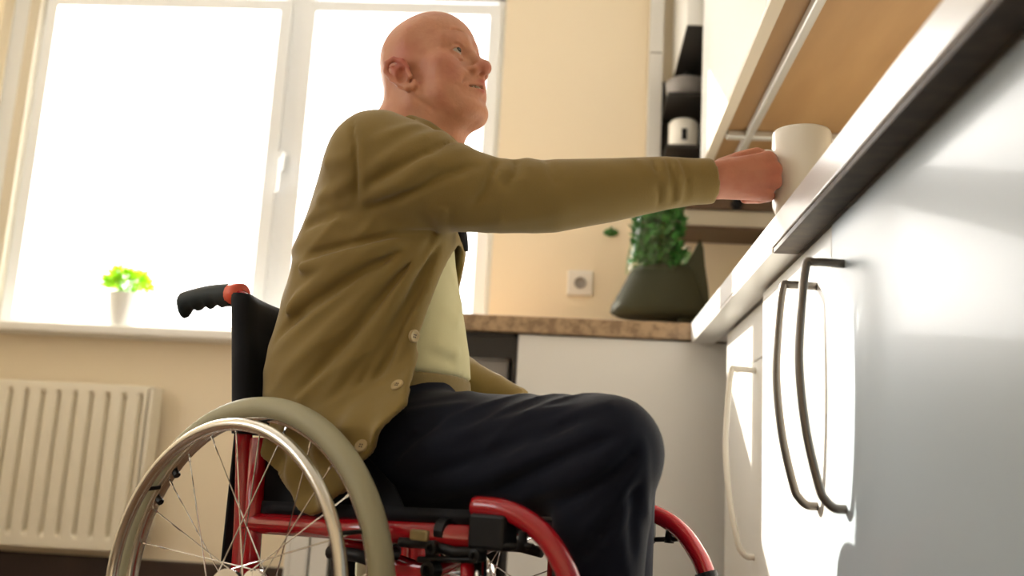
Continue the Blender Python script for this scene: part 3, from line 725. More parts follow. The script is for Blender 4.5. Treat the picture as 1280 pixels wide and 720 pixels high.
def hit(fn, px, py, d0=1.3, d1=2.3, n=400):
    ds = np.linspace(d0, d1, n); pts = L([P(px, py, d) for d in ds])[:, None, :]
    v = fn(pts)[:, 0]; i = np.argmax(v < 0)
    return P(px, py, ds[i] if v[i] < 0 else 1.65)
def HL(fn, lst): return [hit(fn, x, y) for x, y in lst]
KF = []   # (points, width, height)
def kf(l, w, h): KF.append((HL(base_outer, l), w*.84, h*1.35))
kf([(362, 322), (395, 318), (440, 306), (500, 293), (545, 291)], .007, -.012)
kf([(350, 338), (400, 330), (450, 316), (510, 304)], .014, .010)
kf([(342, 402), (375, 372), (416, 343), (460, 318), (503, 300)], .012, .012)
kf([(345, 425), (385, 385), (425, 358), (470, 330), (515, 306)], .009, -.010)
kf([(352, 470), (400, 425), (445, 380), (490, 335), (525, 305)], .013, .010)
kf([(372, 492), (420, 440), (462, 392), (500, 345), (532, 306)], .009, -.010)
kf([(405, 500), (440, 450), (480, 395), (512, 345), (540, 305)], .012, .010)
kf([(425, 520), (462, 460), (495, 405), (522, 355), (548, 305)], .008, -.010)
kf([(370, 580), (420, 520), (455, 470), (490, 425)], .012, .008)
kf([(441, 150), (444, 180), (446, 215), (446, 252)], .0045, -.006)
kf([(449, 150), (452, 180), (454, 215), (454, 252)], .008, .003)
kf([(452, 250), (495, 232), (540, 205), (592, 188)], .011, .009)
kf([(460, 262), (500, 247), (550, 222), (600, 206)], .009, -.007)
kf([(455, 218), (490, 195), (530, 172), (565, 166)], .010, .007)
kf([(460, 232), (498, 210), (540, 188), (580, 176)], .008, -.006)
kf([(460, 180), (495, 165), (530, 158)], .010, .005)
kf([(622, 200), (616, 215), (606, 240), (590, 258)], .008, -.007)
kf([(632, 199), (628, 215), (618, 235)], .008, .007)
kf([(645, 200), (644, 215), (634, 232)], .007, -.006)
kf([(658, 197), (662, 212), (656, 235)], .010, .006)
kf([(680, 197), (690, 215), (700, 235)], .010, -.004)
kf([(560, 280), (620, 276), (680, 268), (740, 256)], .014, .003)
for x, h in ((846, .0035), (838, -.0035), (829, .0035), (820, -.003), (856, -.0035)): kf([(x-4, 192), (x, 210), (x+3, 235), (x+2, 262)], .0055, h*1.3)
kf([(790, 198), (810, 215), (835, 235)], .010, .003)
kf([(395, 250), (420, 238), (440, 225)], .012, .006)
kf([(380, 285), (410, 272), (440, 262)], .010, -.006)
kf([(405, 205), (422, 200), (438, 198)], .01, .004)
kf([(541, 310), (512, 385), (480, 455), (452, 520), (430, 575)], .0095, -.010)
kf([(552, 312), (523, 388), (494, 455), (466, 520)], .008, .004)
kf([(395, 600), (412, 560), (432, 520)], .009, .007)
KF += [(HL(base_outer, [(365, 550), (372, 520), (380, 490)]), .010, .006)]
# near front edge of the open cardigan in the x-z plane
ed = [P(x, y, 1.66) for x, y in ((612, 150), (590, 200), (575, 262), (568, 292), (551, 345), (533, 405), (521, 450), (505, 497), (470, 560), (440, 600))]
ez = np.array([q[2] for q in ed])[::-1]; ex = np.array([q[0] for q in ed])[::-1]
def edge_x(z): return np.interp(z, ez, ex).astype(np.float32)
def d_poly(u_, v_, poly):
    d = np.full(u_.shape, 1e9, np.float32); s = np.ones(u_.shape, np.float32); n = len(poly)
    for i in range(n):
        (x1, y1), (x0, y0) = poly[i-1], poly[i]; exx, eyy = x1-x0, y1-y0; wx, wy = u_-x0, v_-y0
        t = np.clip((wx*exx+wy*eyy)/(exx*exx+eyy*eyy), 0, 1); dx, dy = wx-exx*t, wy-eyy*t; d = np.minimum(d, dx*dx+dy*dy)
        c1 = v_ >= y0; c2 = v_ < y1; c3 = exx*wy > eyy*wx
        s = np.where((c1 & c2 & c3) | (~c1 & ~c2 & ~c3), -s, s)
    return s*np.sqrt(d)
LP = -.228
flap = [(lambda q: (q[0], q[2]))(Wl(x, y, LP)) for x, y in ((358, 425), (344, 500), (337, 530), (334, 572), (352, 600), (382, 640), (390, 645), (410, 634), (442, 598), (466, 560), (490, 503), (476, 450), (458, 415), (430, 400))]
def local(p):
    q = p-L(C0); return q@L(fw), q@L(lf_), p[..., 2]
def cardigan(p):
    d0 = base_outer(p)
    for pts, w, h in KF: d0 = d0-fold(p, pts, w, h)
    lin = base_outer(p)+.011
    am = chain(p, ARM)
    wa = np.clip(am/.04, 0, 1); d0 = d0-(1-wa)*wr(p, (.95, .1, .3), 58, .0030, 1.)-wa*wr(p, (.67, 0, -.74), 62, .0042, .3)
    ex_ = edge_x(p[..., 2]); s_ = ex_-p[..., 0]
    arm = chain(p, ARM)
    # placket band along the edge
    band = np.exp(-((s_-.017)/.011)**4)*(p[..., 2] < ez[-3]-.02)*(p[..., 1] < 1.75)
    d0 = d0-.0035*band+.0025*np.exp(-((s_-.033)/.004)**2)*(p[..., 2] < ez[-4])*(p[..., 1] < 1.75)
    far = p[..., 1]-1.93
    opening = np.maximum(s_, np.maximum(p[..., 1]-1.93, -np.minimum(arm-.004, chain(p, FARM)-.004)))
    # sleeves are solid cloth tubes, the trunk part is an open shell
    tk = .011+.010*np.clip(s_/.06, 0, 1)
    shell = np.maximum(d0, -(torso(p)+tk))
    shell = smax(shell, -opening, .006)
    zl = rz[0]+.012
    shell = np.maximum(shell, zl+.03-p[..., 2])
    # hanging corner over the side of the seat
    f, l, z = local(p)
    wob = .008*np.sin(f*95+z*30)+.005*np.sin(f*55-z*70)
    fl_ = np.maximum(d_poly(f, z, flap), np.abs(l-LP-.095*np.clip((z-.560)/.13, 0, 1)-wob*np.clip((.62-z)/.1, 0, 1))-.0072)
    fl_ = np.maximum(fl_, p[..., 2]-.72)
    hem = d_poly(f, z, flap)
    shell = np.where((p[..., 1] < 1.78), np.maximum(shell, np.where(z < .60, np.maximum(hem, -.02), -1)), shell)
    d = smin(shell, fl_, .022)
    # cuffs
    c0, c1 = L(P(890, 226, 1.684)), L(P(830, 229, 1.67)); ax = (c0-c1)/np.linalg.norm(c0-c1)
    d = smax(d, ((p-c0)@ax), .004)
    d = np.maximum(d, -d_cap(p, P(862, 226, 1.68), P(930, 226, 1.69), .0325))
    k0, k1 = L(P(650, 508, 1.86)), L(P(580, 478, 1.92)); ax = (k0-k1)/np.linalg.norm(k0-k1)
    d = np.where(d_sph(p, k0, .09) < 0, np.maximum(d, (p-k0)@ax), d)
    # neck opening
    d = smax(d, -d_cap(p, P(515, 178, 1.80), P(560, 95, 1.80), .066, .075), .008)
    cl = chain(p, [(P(484, 146, 1.83), .009), (P(505, 147, 1.765), .010), (P(535, 158, 1.735), .010), (P(562, 177, 1.725), .010), (P(585, 200, 1.72), .009)])
    d = smin(d, cl, .014)
    return d
HS = float(globals().get('GRID', 1.0))
V, Fc = surfnet(cardigan, (-.66, 1.38, .42), (.28, 2.12, 1.20), .0046*HS)
V = relax(V, Fc, 1, .4)
cg = fastmesh('cardigan', V, Fc, M['knit'], man)
# sewn buttons and rib cuffs
def button(px, py, r=.0105):
    q = hit(cardigan, px, py); q2 = hit(cardigan, px+6, py); q3 = hit(cardigan, px, py+6)
    n = np.cross(q2-q, q3-q); n /= np.linalg.norm(n)
    if n@(q-_O) > 0: n = -n
    Mx = Matrix.Translation(Vector(q+n*.0005)) @ Vector(n).to_track_quat('Z', 'Y').to_matrix().to_4x4()
    b = obj('button', lathe(bmesh.new(), [(.001, -.001), (r, -.001), (r*1.02, .002), (r*.86, .0042), (r*.68, .0026), (.001, .0024)], 28, Mx), M['button'], smooth=True)
    keep(b, man); 
    hb = bmesh.new()
    for a in range(4):
        lathe(hb, [(.001, .0022), (.0011, .0022), (.0011, .0030), (.001, .0030)], 8, Mx @ Matrix.Translation((.0026*math.cos(a*PI/2+.7), .0026*math.sin(a*PI/2+.7), 0)))
    h_ = obj('thread', hb, M['shirt'], b)
for q in ((523, 420), (503, 482), (455, 558)): button(q[0]-(7, 6, 3)[q[1]//70-5 if q[1] < 500 else 2], q[1])

# vest and waistband
vz0 = P(560, 503, 1.78)[2]; vz1 = P(560, 476, 1.78)[2]
VF = [(HL(lambda p: torso(p, .024), l), w, h) for l, w, h in (([(560, 330), (575, 380), (590, 430)], .012, .004), ([(530, 440), (565, 452), (600, 462)], .008, -.004), ([(535, 428), (570, 440), (603, 448)], .010, .004), ([(545, 380), (570, 400), (598, 410)], .012, .003))]
def vest(p):
    d = torso(p, .024)
    for pts, w, h in VF: d = d-fold(p, pts, w, h)
    d = smax(d, -(p[..., 2]-vz1), .006)
    return smax(d, -d_cap(p, P(540, 200, 1.72), P(600, 110, 1.72), .075, .10), .008)
V, Fc = surfnet(vest, (-.52, 1.55, .5), (-.02, 2.0, 1.18), .006*HS); fastmesh('vest', relax(V, Fc, 1, .4), Fc, M['vest'], man)
def vhem(p):
    d = torso(p, .0245); d = smax(d, p[..., 2]-(vz1+.002), .006); tilt = vz0+.0*p[..., 0]
    return smax(d, tilt-p[..., 2], .006)
V, Fc = surfnet(vhem, (-.52, 1.55, .5), (-.02, 2.0, .8), .006*HS); fastmesh('vest_hem', relax(V, Fc, 1, .4), Fc, M['knitb'], man)
def collar(p):
    d = chain(p, [(P(576, 210, 1.69), .010), (P(580, 262, 1.685), .010), (P(578, 290, 1.685), .008), (P(583, 312, 1.70), .005)])
    return d
V, Fc = surfnet(collar, (-.3, 1.5, .8), (-.05, 1.8, 1.15), .005*HS); fastmesh('shirt_collar', V, Fc, M['shirt'], man)

# trousers
PEL = P(462, 560, 1.775)
hipN, hipF = P(490, 562, 1.69), P(540, 556, 1.90)
kN, kF = P(757, 566, 1.44), P(768, 574, 1.63)
aN, aF = P(738, 905, 1.47), P(766, 860, 1.66)
mN = P(640, 570, 1.555)
def trousers0(p):
    d = d_ell(p, PEL, (.165, .165, .118))
    waist = smax(torso(p, .028), np.abs(p[..., 2]-.60)-.065, .02)
    d = smin(d, waist, .03)
    near = np.minimum(d_cap(p, hipN, mN, .098, .090), d_cap(p, mN, kN, .090, .0775))
    farr = d_cap(p, hipF, kF, .092, .072)
    d = smin(d, near, .03); d = smin(d, farr, .02)
    mS = P(748, 700, 1.435)
    sn = np.minimum(d_cap(p, kN, mS, .0760, .066), d_cap(p, mS, aN, .066, .062))
    sf = d_cap(p, kF, aF, .068, .060)
    n_ = smin(near, sn, .02); f_ = smin(farr, sf, .02)
    return smin(smin(d, n_, .02), f_, .008)
TF = [(HL(trousers0, l), w, h) for l, w, h in (
 ([(520, 560), (590, 540), (660, 520), (720, 507)], .010, .005), ([(515, 600), (590, 575), (670, 545), (740, 522)], .010, -.007),
 ([(530, 622), (600, 598), (680, 565), (745, 538)], .011, .006), ([(600, 622), (670, 590), (730, 562), (775, 545)], .009, -.006),
 ([(640, 630), (700, 602), (750, 580), (790, 545)], .010, .007), ([(700, 630), (740, 610), (775, 585), (796, 560)], .008, -.008),
 ([(735, 660), (765, 630), (790, 600), (800, 570)], .009, .007), ([(800, 545), (805, 590), (806, 640), (808, 700)], .008, .006),
 ([(792, 600), (790, 650), (792, 700)], .008, -.006), ([(760, 680), (775, 650), (788, 625)], .009, .005), ([(500, 520), (540, 512), (590, 506)], .010, .004),
 ([(480, 585), (520, 545), (560, 520)], .009, -.006), ([(495, 500), (515, 530), (530, 545)], .009, .004), ([(720, 700), (745, 680), (765, 660)], .008, -.005))]
def trousers(p):
    d = trousers0(p)
    for pts, w, h in TF: d = d-fold(p, pts, w*.9, h*1.6)
    d = d-wr(p, (-.41, .1, .91), 60, .0045, 2.)*(p[..., 0] < .06)-wr(p, (.96, .2, .15), 62, .0040, .7)*(p[..., 0] >= .06)
    f, l, z = local(p)
    seat = .4265+.02*np.clip(f, 0, .4)/.4
    d = np.where(f < .38, np.maximum(d, seat+.006-z), d)
    return smax(d, .135-p[..., 2], .01)
V, Fc = surfnet(trousers, (-.62, 1.28, .10), (.22, 2.12, .74), .0062*HS); V = relax(V, Fc, 1, .4)
fastmesh('trousers', V, Fc, M['trouser'], man)

# shoes
for an, nm in ((aN, 0), (aF, 1)):
    fx = fw; a = np.array([an[0], an[1], .125])
    def shoe(p):
        d = d_cap(p, a+[0, 0, .03], a+[0, 0, -.01], .046, .040)
        d = smin(d, d_cap(p, a-fx*.02+[0, 0, -.02], a+fx*.15+[0, 0, -.035], .040, .038), .03)
        return smax(d, .089-p[..., 2] if False else (.060+.001)-p[..., 2]+.0, .006)
    V, Fc = surfnet(shoe, a-[.15, .2, .1], a+[.25, .15, .12], .006*HS); V[:, 2] += .055*0
    V[:, 2] = np.maximum(V[:, 2], .0)
    V[:, 2] += .0
    s_ = fastmesh('shoe', V, Fc, M['shoe'], man)

# ------------------------------------------------------------------ skin: head, neck, hands, and the trunk that joins them
HC = P(540, 93.5, 1.83); HY, HP, HR = math.radians(-27), math.radians(14), math.radians(0)
Rm = Matrix.Rotation(HY, 3, 'Z') @ Matrix.Rotation(-HP, 3, 'Y') @ Matrix.Rotation(HR, 3, 'X')
RmN = np.array(Rm)
def toL(w): return (np.asarray(w)-HC)@RmN          # world -> head frame
def toW(l): return HC+np.asarray(l)@RmN.T
nb0, nb1 = toL(P(512, 190, 1.80)), toL(P(545, 196, 1.79)); nb2 = toL(P(490, 185, 1.82))
# ear frame helper
def ear_pt(s, u_, v_, o): # u_ fwd, v_ up, o outward
    c = np.array([-.010, s*.073, -.030]); U = np.array([.95, s*.22, 0]); U = U/np.linalg.norm(U); Vv = np.array([-.30, s*.10, .95]); Vv /= np.linalg.norm(Vv)
    O_ = np.array([-.3*1, s*1.0, 0]); O_ /= np.linalg.norm(O_)
    return c+U*u_+Vv*v_+O_*o
def head(p):
    x, y, z = p[..., 0], p[..., 1], p[..., 2]; ay = np.abs(y); q = np.stack([x, ay, z], -1)
    d = d_ell(p, (-.010, 0, .036), (.087, .077, .080))
    d = smin(d, d_ell(p, (.028, 0, .036), (.061, .066, .066)), .03)
    d = smin(d, d_ell(p, (.036, 0, -.045), (.054, .057, .080)), .03)
    d = smin(d, d_ell(p, (-.034, 0, -.015), (.056, .062, .060)), .03)
    d = smin(d, d_cap(q, (.000, .050, -.062), (.060, .026, -.102), .021, .019), .03)   # jaw line
    d = smin(d, d_ell(p, (.069, 0, -.106), (.025, .030, .019)), .02)                    # chin
    d = smin(d, d_sph(q, (.052, .046, -.028), .023), .025)                              # cheekbone
    d = smin(d, d_sph(q, (.046, .040, -.068), .022), .025)                              # cheek / jowl
    d = smin(d, d_cap(q, (.080, .012, .024), (.062, .050, .022), .0115, .010), .014)    # brow
    d = smax(d, -d_ell(q, (.097, .034, -.002), (.024, .022, .0160)), .011)              # orbit
    # lids
    lid = d_sph(q, (.0700, .0325, -.0015), .0152)
    slit = np.maximum(np.abs(z-(-.0010)-.0*ay)-.0058*np.clip(1-((ay-.0325)/.0150)**2, 0, 1), .0705-x)
    lid = smax(lid, -slit, .0015)
    d = smin(d, lid, .004)
    d = d-fold(q, [(.082, .021, -.001), (.0845, .032, .0085), (.079, .043, .004), (.074, .048, -.002)], .0022, .0016)
    d = d+fold(q, [(.084, .022, .006), (.086, .033, .0125), (.078, .045, .009)], .0022, .0030)*-1*-1
    d = d-fold(q, [(.080, .022, -.010), (.082, .033, -.0155), (.074, .046, -.010)], .0035, .0022)
    d = d-fold(q, [(.080, .022, -.017), (.079, .034, -.023), (.070, .047, -.017)], .003, -.002)
    # nose
    n_ = d_cap(p, (.081, 0, .008), (.1055, 0, -.030), .0085, .0120)
    n_ = smin(n_, d_sph(p, (.1085, 0, -.0335), .0130), .008)
    n_ = smin(n_, d_sph(q, (.0970, .0135, -.0385), .0092), .007)
    n_ = smin(n_, d_cap(p, (.100, 0, -.044), (.098, 0, -.052), .006, .006), .006)
    d = smin(d, n_, .012)
    d = smax(d, -d_ell(q, (.1040, .0070, -.0480), (.0064, .0038, .0054)), .003)
    # muzzle and lips
    d = smin(d, d_ell(p, (.070, 0, -.066), (.028, .033, .024)), .016)
    d = smin(d, d_cap(q, (.0965, .000, -.0605), (.0815, .030, -.0690), .0056, .0035), .006)
    d = smin(d, d_cap(q, (.0945, .000, -.0770), (.0805, .029, -.0735), .0066, .0035), .006)
    d = smax(d, -np.minimum(d_cap(q, (.1045, 0, -.0685), (.0860, .0270, -.0712), .0052, .0026), d_cap(q, (.094, 0, -.0685), (.080, .0280, -.0715), .0056, .0018)), .0015)
    d = d-fold(q, [(.098, .018, -.040), (.088, .030, -.054), (.076, .037, -.070), (.066, .038, -.088)], .0042, -.0042)
    d = d-fold(q, [(.090, .028, -.038), (.080, .038, -.054), (.069, .043, -.072)], .009, .0042)
    d = d-fold(q, [(.086, .025, -.073), (.080, .027, -.085)], .003, -.002)
    d = d-fold(p, [(.098, -.012, -.086), (.101, 0, -.087), (.098, .012, -.086)], .006, -.003)
    # forehead wrinkles, crow's feet, temple hollow
    for k, zz in enumerate((.043, .052, .062)): d = d-fold(q, [(.088-.004*k, .006, zz-.003), (.082-.004*k, .032, zz), (.066-.004*k, .052, zz-.006)], .0030, -.0034)
    for zz, e in ((.004, .008), (-.003, -.002), (-.009, -.014)): d = d-fold(q, [(.066, .050, zz*.6), (.052, .060, e)], .0024, -.002)
    for k in range(3): d = d-fold(q, [(.062-.008*k, .058, -.035), (.058-.008*k, .058, -.060), (.050-.008*k, .056, -.082)], .0035, -.0018)
    d = smax(d, -d_ell(q, (.045, .083, .030), (.03, .013, .028)), .02)
    d = d-fold(q, [(-.012, .075, -.060), (.010, .062, -.085), (.025, .050, -.105)], .005, -.0035)-fold(q, [(.000, .070, -.058), (.020, .060, -.085)], .007, .003)
    d = d-fold(q, [(.080, .012, .030), (.082, .009, .045)], .003, -.002)-fold(q, [(.088, .018, .010), (.084, .038, .015), (.072, .050, .008)], .004, .0026)
    # neck
    nk = d_cap(p, (-.024, 0, -.045), nb0, .058, .066)
    nk = smin(nk, d_cap(p, (.030, 0, -.085), nb1, .034, .046), .03)
    nk = smin(nk, d_cap(p, (-.055, 0, -.04), nb2, .040, .06), .03)
    d = smin(d, nk, .022)
    d = d-fold(p, [(.015, -.070, -.100), (.045, -.050, -.125), (.06, -.02, -.135)], .006, -.003)
    for s in (-1, 1):
        o = [ear_pt(s, *t_) for t_ in ((.014, .012, .002), (.013, .027, .006), (.002, .036, .011), (-.012, .033, .017), (-.020, .018, .020), (-.019, .000, .018), (-.012, -.014, .013), (-.003, -.026, .008), (.007, -.029, .004), (.012, -.018, .001))]
        rr = [.0035, .0042, .0048, .0048, .0046, .0042, .0045, .0070, .0065, .004]
        e = None
        for (a, b, r1, r2) in zip(o, o[1:], rr, rr[1:]):
            c = d_cap(p, a, b, r1, r2); e = c if e is None else smin(e, c, .003)
        bowl = d_ell((p-L(ear_pt(s, -.003, .006, .004)))@L(np.array([[1, 0, 0], [0, 1, 0], [0, 0, 1]])), (0, 0, 0), (.0175, .0085, .030))
        conc = d_ell(p-L(ear_pt(s, .002, .000, .013)), (0, 0, 0), (.0115, .0125, .016))
        plate = smin(bowl, d_cap(p, ear_pt(s, -.012, -.008, .011), ear_pt(s, -.009, .022, .012), .0045, .004), .005)
        plate = smin(plate, d_cap(p, ear_pt(s, -.009, .014, .012), ear_pt(s, .005, .024, .006), .003, .0025), .004)
        e = smin(e, plate, .005); e = smax(e, -conc, .003)
        e = smin(e, d_cap(p, ear_pt(s, .012, .004, .004), ear_pt(s, .012, -.008, .004), .0045, .0045), .004)
        d = smin(d, e, .004)
    return d
V, Fc = surfnet(head, (-.125, -.105, -.20), (.135, .105, .130), .00185*HS)
V = relax(V, Fc, 1, .35)
Vh = V.copy(); parts_v = [toW(V)]; parts_f = [Fc]
# redness: lips, nose, cheeks; ears redder to imitate light shining through
def gq(c, r, m=1): return np.exp(-(((np.abs(V*[1, 1, 1])*[0, 1, 0]+V*[1, 0, 1]-c)/r)**2).sum(1))*m
red = gq([.104, 0, -.0605], [.008, .024, .0055], .9)+gq([.103, 0, -.0765], [.008, .022, .006], 1.0)+gq([.112, 0, -.036], [.016, .018, .014], .7)+gq([-.012, .086, 0], [.03, .014, .04], .9)+gq([.06, .05, -.04], [.03, .03, .03], .35)
for _ in range(14):
    c = [rng.uniform(-.04, .08), -rng.uniform(.03, .08), rng.uniform(-.09, .08)]; red = red+np.exp(-(((V-c)/rng.uniform(.002, .005))**2).sum(1))*.8
redl = [np.clip(red, 0, 1)]
# right hand round the mug handle
KN = [(P(960, 199, 1.702), .0135), (P(967, 212, 1.697), .0138), (P(967, 227, 1.697), .0135), (P(957, 242, 1.702), .0125)]
WR = [P(896, 214, 1.690), P(896, 221, 1.688), P(896, 229, 1.688), P(897, 236, 1.690)]
def hand(p):
    d = d_cap(p, P(850, 227, 1.68), P(893, 225, 1.690), .0280, .0245)
    pal = None
    for (k, r_), w_ in zip(KN, WR):
        c = d_cap(p, w_, k, .0175, r_); pal = c if pal is None else smin(pal, c, .009)
    pal = smin(pal, d_cap(p, P(905, 232, 1.705), P(940, 232, 1.715), .017, .013), .012)
    pal = smin(pal, d_cap(p, P(905, 213, 1.705), P(930, 206, 1.720), .016, .013), .012)
    d = smin(d, pal, .014)
    for i, ((k, r_), dx, dy) in enumerate(zip(KN, (2, 4, 3, 0), (0, 1, 2, 3))):
        # proximal segment turns away from the camera, the next two hook back round the handle
        bx = (960, 967, 967, 957)[i]; by = (199, 212, 227, 242)[i]; sc_ = (1, 1.05, 1, .85)[i]
        a1 = P(bx+4, by+dy, 1.704+.034*sc_); a2 = P(bx-8, by+dy+3, 1.704+.060*sc_); a3 = P(bx-26, by+dy+4, 1.704+.052*sc_)
        c = np.minimum(np.minimum(d_cap(p, k, a1, r_*.93, r_*.84), d_cap(p, a1, a2, r_*.84, r_*.74)), d_cap(p, a2, a3, r_*.74, r_*.62))
        d = smin(d, c, .0055)
        d = d-np.exp(-((np.sqrt(((p-L(k))**2).sum(-1))/.012)**2))*.0006
    # thumb over the top, pressing the handle
    t0, t1, t2, t3 = P(903, 208, 1.705), P(928, 197, 1.728), P(946, 192, 1.745), P(960, 196, 1.757)
    th_ = np.minimum(np.minimum(d_cap(p, t0, t1, .015, .0125), d_cap(p, t1, t2, .0125, .0110)), d_cap(p, t2, t3, .0110, .0085))
    d = smin(d, th_, .006)
    # tendons and creases
    for (k, r_), w_ in zip(KN, WR): d = d-fold(p, [w_+np.array([0, -.012, 0]), k+np.array([-.004, -.010, 0])], .0035, .0016)
    d = d-fold(p, [P(900, 216, 1.672), P(925, 226, 1.680), P(945, 224, 1.688)], .003, .0012)
    for a_ in ((958, 206), (961, 220), (957, 235)): d = d-fold(p, [P(a_[0]-14, a_[1]+2, 1.69), P(a_[0]+4, a_[1], 1.69), P(a_[0]+14, a_[1], 1.70)], .0034, -.0016)
    return d
hlo = np.minimum(P(842, 270, 1.62), P(842, 175, 1.82)); hhi = np.maximum(P(990, 270, 1.80), P(990, 170, 1.82))
V, Fc = surfnet(hand, np.minimum(hlo, hhi)-.012, np.maximum(hlo, hhi)+.012, .0018*HS); V = relax(V, Fc, 1, .35)
parts_f.append(Fc+sum(len(v) for v in parts_v)); parts_v.append(V)
redl.append(np.clip(.35+.5*np.exp(-(((V-P(968, 220, 1.70))/.022)**2).sum(1)), 0, 1))
# left hand resting on the far thigh
LW = P(650, 509, 1.86)
def lhand(p):
    t = P(700, 545, 1.77); dirn = (t-LW)/np.linalg.norm(t-LW); side = np.cross(dirn, [0, 0, 1]); side /= np.linalg.norm(side)
    d = d_cap(p, LW-dirn*.03, LW+dirn*.012, .026, .023)
    for i, o_ in enumerate((-.030, -.010, .010, .028)):
        k = LW+dirn*.085+side*o_+[0, 0, -.006]; d = smin(d, d_cap(p, LW+dirn*.02+side*o_*.5, k, .015, .0115), .012)
    for i, o_ in enumerate((-.032, -.011, .011, .030)):
        k = LW+dirn*.085+side*o_+[0, 0, -.006]; m1 = k+dirn*.040*(1, 1.1, 1, .8)[i]+side*o_*.15+[0, 0, -.008]; m2 = m1+dirn*.036*(1, 1.1, 1, .8)[i]+[0, 0, -.022]
        d = smin(d, np.minimum(d_cap(p, k, m1, .0108, .0095), d_cap(p, m1, m2, .0095, .0078)), .003)
    th0 = LW+dirn*.02-side*.02; th1 = LW+dirn*.055-side*.055+[0, 0, -.008]; th2 = LW+dirn*.085-side*.066+[0, 0, -.014]
    return smin(d, np.minimum(d_cap(p, th0, th1, .015, .012), d_cap(p, th1, th2, .012, .009)), .008)
V, Fc = surfnet(lhand, LW-[.12, .24, .14], LW+[.24, .14, .10], .0028*HS)
parts_f.append(Fc+sum(len(v) for v in parts_v)); parts_v.append(V); redl.append(np.full(len(V), .3))
# limbs and trunk inside the clothes
def core(p):
    d = torso(p, .034); d = smin(d, chain(p, ARM[:-1], s=-.024), .02); d = smin(d, chain(p, FARM[:-1]+[(FARM[-1][0], .045)], s=-.022), .02)
    d = smin(d, d_ell(p, PEL, (.14, .14, .10)), .03)
    for h_, m_, k_, a_ in ((hipN, mN, kN, aN), (hipF, (hipF+kF)/2, kF, aF)):
        d = smin(d, np.minimum(np.minimum(d_cap(p, h_, m_, .075, .065), d_cap(p, m_, k_, .065, .052)), d_cap(p, k_, a_+[0, 0, -.0], .048, .036)), .02)
    nkw = d_cap(p, P(520, 160, 1.80), P(505, 200, 1.80), .052, .058)
    return smax(smin(d, nkw, .02), .11-p[..., 2], .01)
V, Fc = surfnet(core, (-.60, 1.3, .1), (.25, 2.1, 1.2), .011); V = relax(V, Fc, 1, .4)
parts_f.append(Fc+sum(len(v) for v in parts_v)); parts_v.append(V); redl.append(np.zeros(len(V)))
bd = fastmesh('body', np.concatenate(parts_v), np.concatenate(parts_f), M['skin'], man)
at_ = bd.data.attributes.new('redness', 'FLOAT', 'POINT')
rr_ = np.concatenate(redl).astype(np.float32)
if len(at_.data) == len(rr_): at_.data.foreach_set('value', rr_)
nt = M['skin'].node_tree; bs = nt.nodes['Principled BSDF']; src = bs.inputs['Base Color'].links[0].from_socket
an_ = nt.nodes.new('ShaderNodeAttribute'); an_.attribute_name = 'redness'; mx = nt.nodes.new('ShaderNodeMix'); mx.data_type = 'RGBA'
nt.links.new(an_.outputs['Fac'], mx.inputs[0]); nt.links.new(src, mx.inputs[6]); mx.inputs[7].default_value = (.50, .13, .10, 1); nt.links.new(mx.outputs[2], bs.inputs['Base Color'])
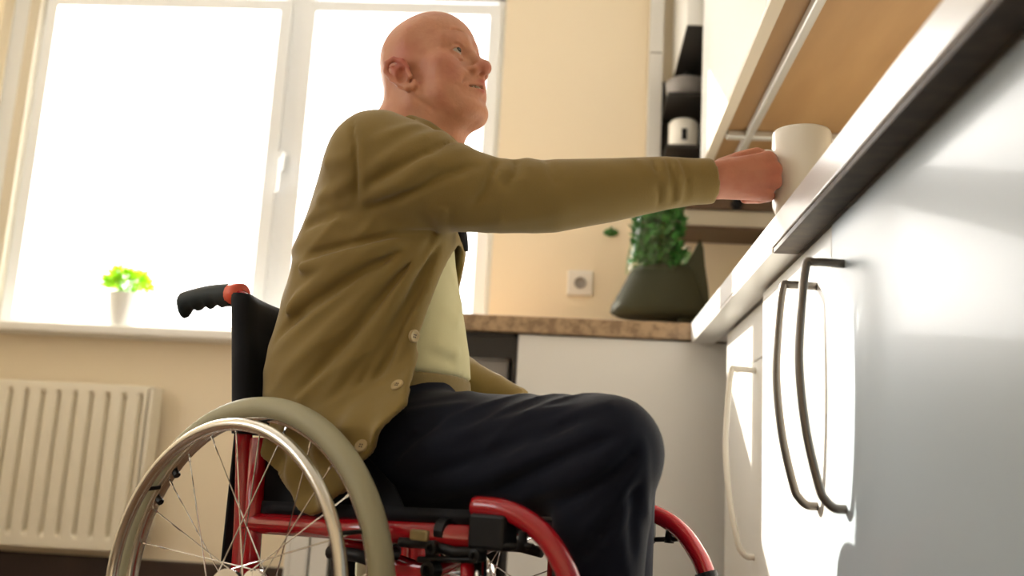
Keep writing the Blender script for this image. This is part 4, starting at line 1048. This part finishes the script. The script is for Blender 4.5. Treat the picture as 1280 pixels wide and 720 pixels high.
# eyes, brows, teeth
for s in (-1, 1):
    c = np.array([.0700, s*.0325, -.0015]); g_ = np.array([.93, 0.10*0-.05, .22]); g_ /= np.linalg.norm(g_)
    def sph(r, c_, sc_=(1, 1, 1)):
        bm = bmesh.new(); bmesh.ops.create_uvsphere(bm, u_segments=28, v_segments=18, radius=r)
        for v in bm.verts: v.co = Vector(toW(np.array([v.co.x*sc_[0], v.co.y*sc_[1], v.co.z*sc_[2]])+c_))
        return bm
    e = obj('eye', sph(.0137, c), M['eye'], smooth=True); keep(e, man)
    i_ = obj('iris', sph(.0068, c+g_*.0088), M['iris'], e, smooth=True)
    pts = [toW(q) for q in ((.0865, s*.016, .022), (.0840, s*.028, .0270), (.0750, s*.042, .0285), (.0640, s*.051, .025))]
    bm = bmesh.new()
    for k in range(70):
        t = random.random(); i0 = min(2, int(t*3)); u_ = t*3-i0; b = Vector(pts[i0]).lerp(Vector(pts[i0+1]), u_)+Vector((random.gauss(0, .001), random.gauss(0, .001), random.gauss(0, .0016)))
        tip = Vector(toW(toL(b)+np.array([-.002, s*.006, .002+random.gauss(0, .0015)]))); tube(bm, [b, tip], [.0004, .00015], 4)
    keep(obj('eyebrow', bm, M['brow']), man)
tb = bmesh.new()
for k in range(-3, 4):
    c = Vector(toW((.0905-.0009*k*k, k*.0062, -.0662))); m4 = Matrix.Translation(c) @ (Rm.to_4x4()) @ Matrix.Diagonal((.0022, .0029, .0035, 1)); bmesh.ops.create_uvsphere(tb, u_segments=10, v_segments=8, radius=1, matrix=m4)
keep(obj('teeth', tb, M['tooth'], smooth=True), man)
# ------------------------------------------------------------------ light
sc.world = bpy.data.worlds.new('sky'); sc.world.use_nodes = True
bg = sc.world.node_tree.nodes['Background']; bg.inputs[0].default_value = (1, .97, .93, 1); bg.inputs[1].default_value = 3.0
def lamp(name, kind, loc, direction, energy, col, **k):
    l = bpy.data.lights.new(name, kind); l.energy = energy; l.color = col
    for a, b in k.items(): setattr(l, a, b)
    o = bpy.data.objects.new(name, l); COL.objects.link(o); o.location = loc
    o.rotation_euler = Vector(direction).to_track_quat('-Z', 'Y').to_euler(); return o
lamp('sun', 'SUN', (-2, 6, 4), (.74, -.67, -.45), 11.0, (1, .93, .80), angle=.012)
lamp('window_daylight', 'AREA', ((wl2+wx1)/2, WY+.3, (wz0+wz1)/2), (0, -1, -.1), 75, (1, .96, .90), shape='RECTANGLE', size=wx1-wl2, size_y=wz1-wz0)
lamp('side_fill_light', 'AREA', (LX-.15, .7, 1.55), (1, 0, -.05), 9, (.9, .95, 1.0), shape='RECTANGLE', size=1.2, size_y=1.1)  # added fill lamp, shining in through the added left opening
sc.view_settings.view_transform = 'Standard'; sc.view_settings.look = 'None'; sc.view_settings.gamma = 1; sc.view_settings.use_curve_mapping = False
sc.view_settings.exposure = 0.4
sc.cycles.use_denoising = True
sc.cycles.max_bounces = 8; sc.cycles.transparent_max_bounces = 12; sc.cycles.sample_clamp_indirect = 6
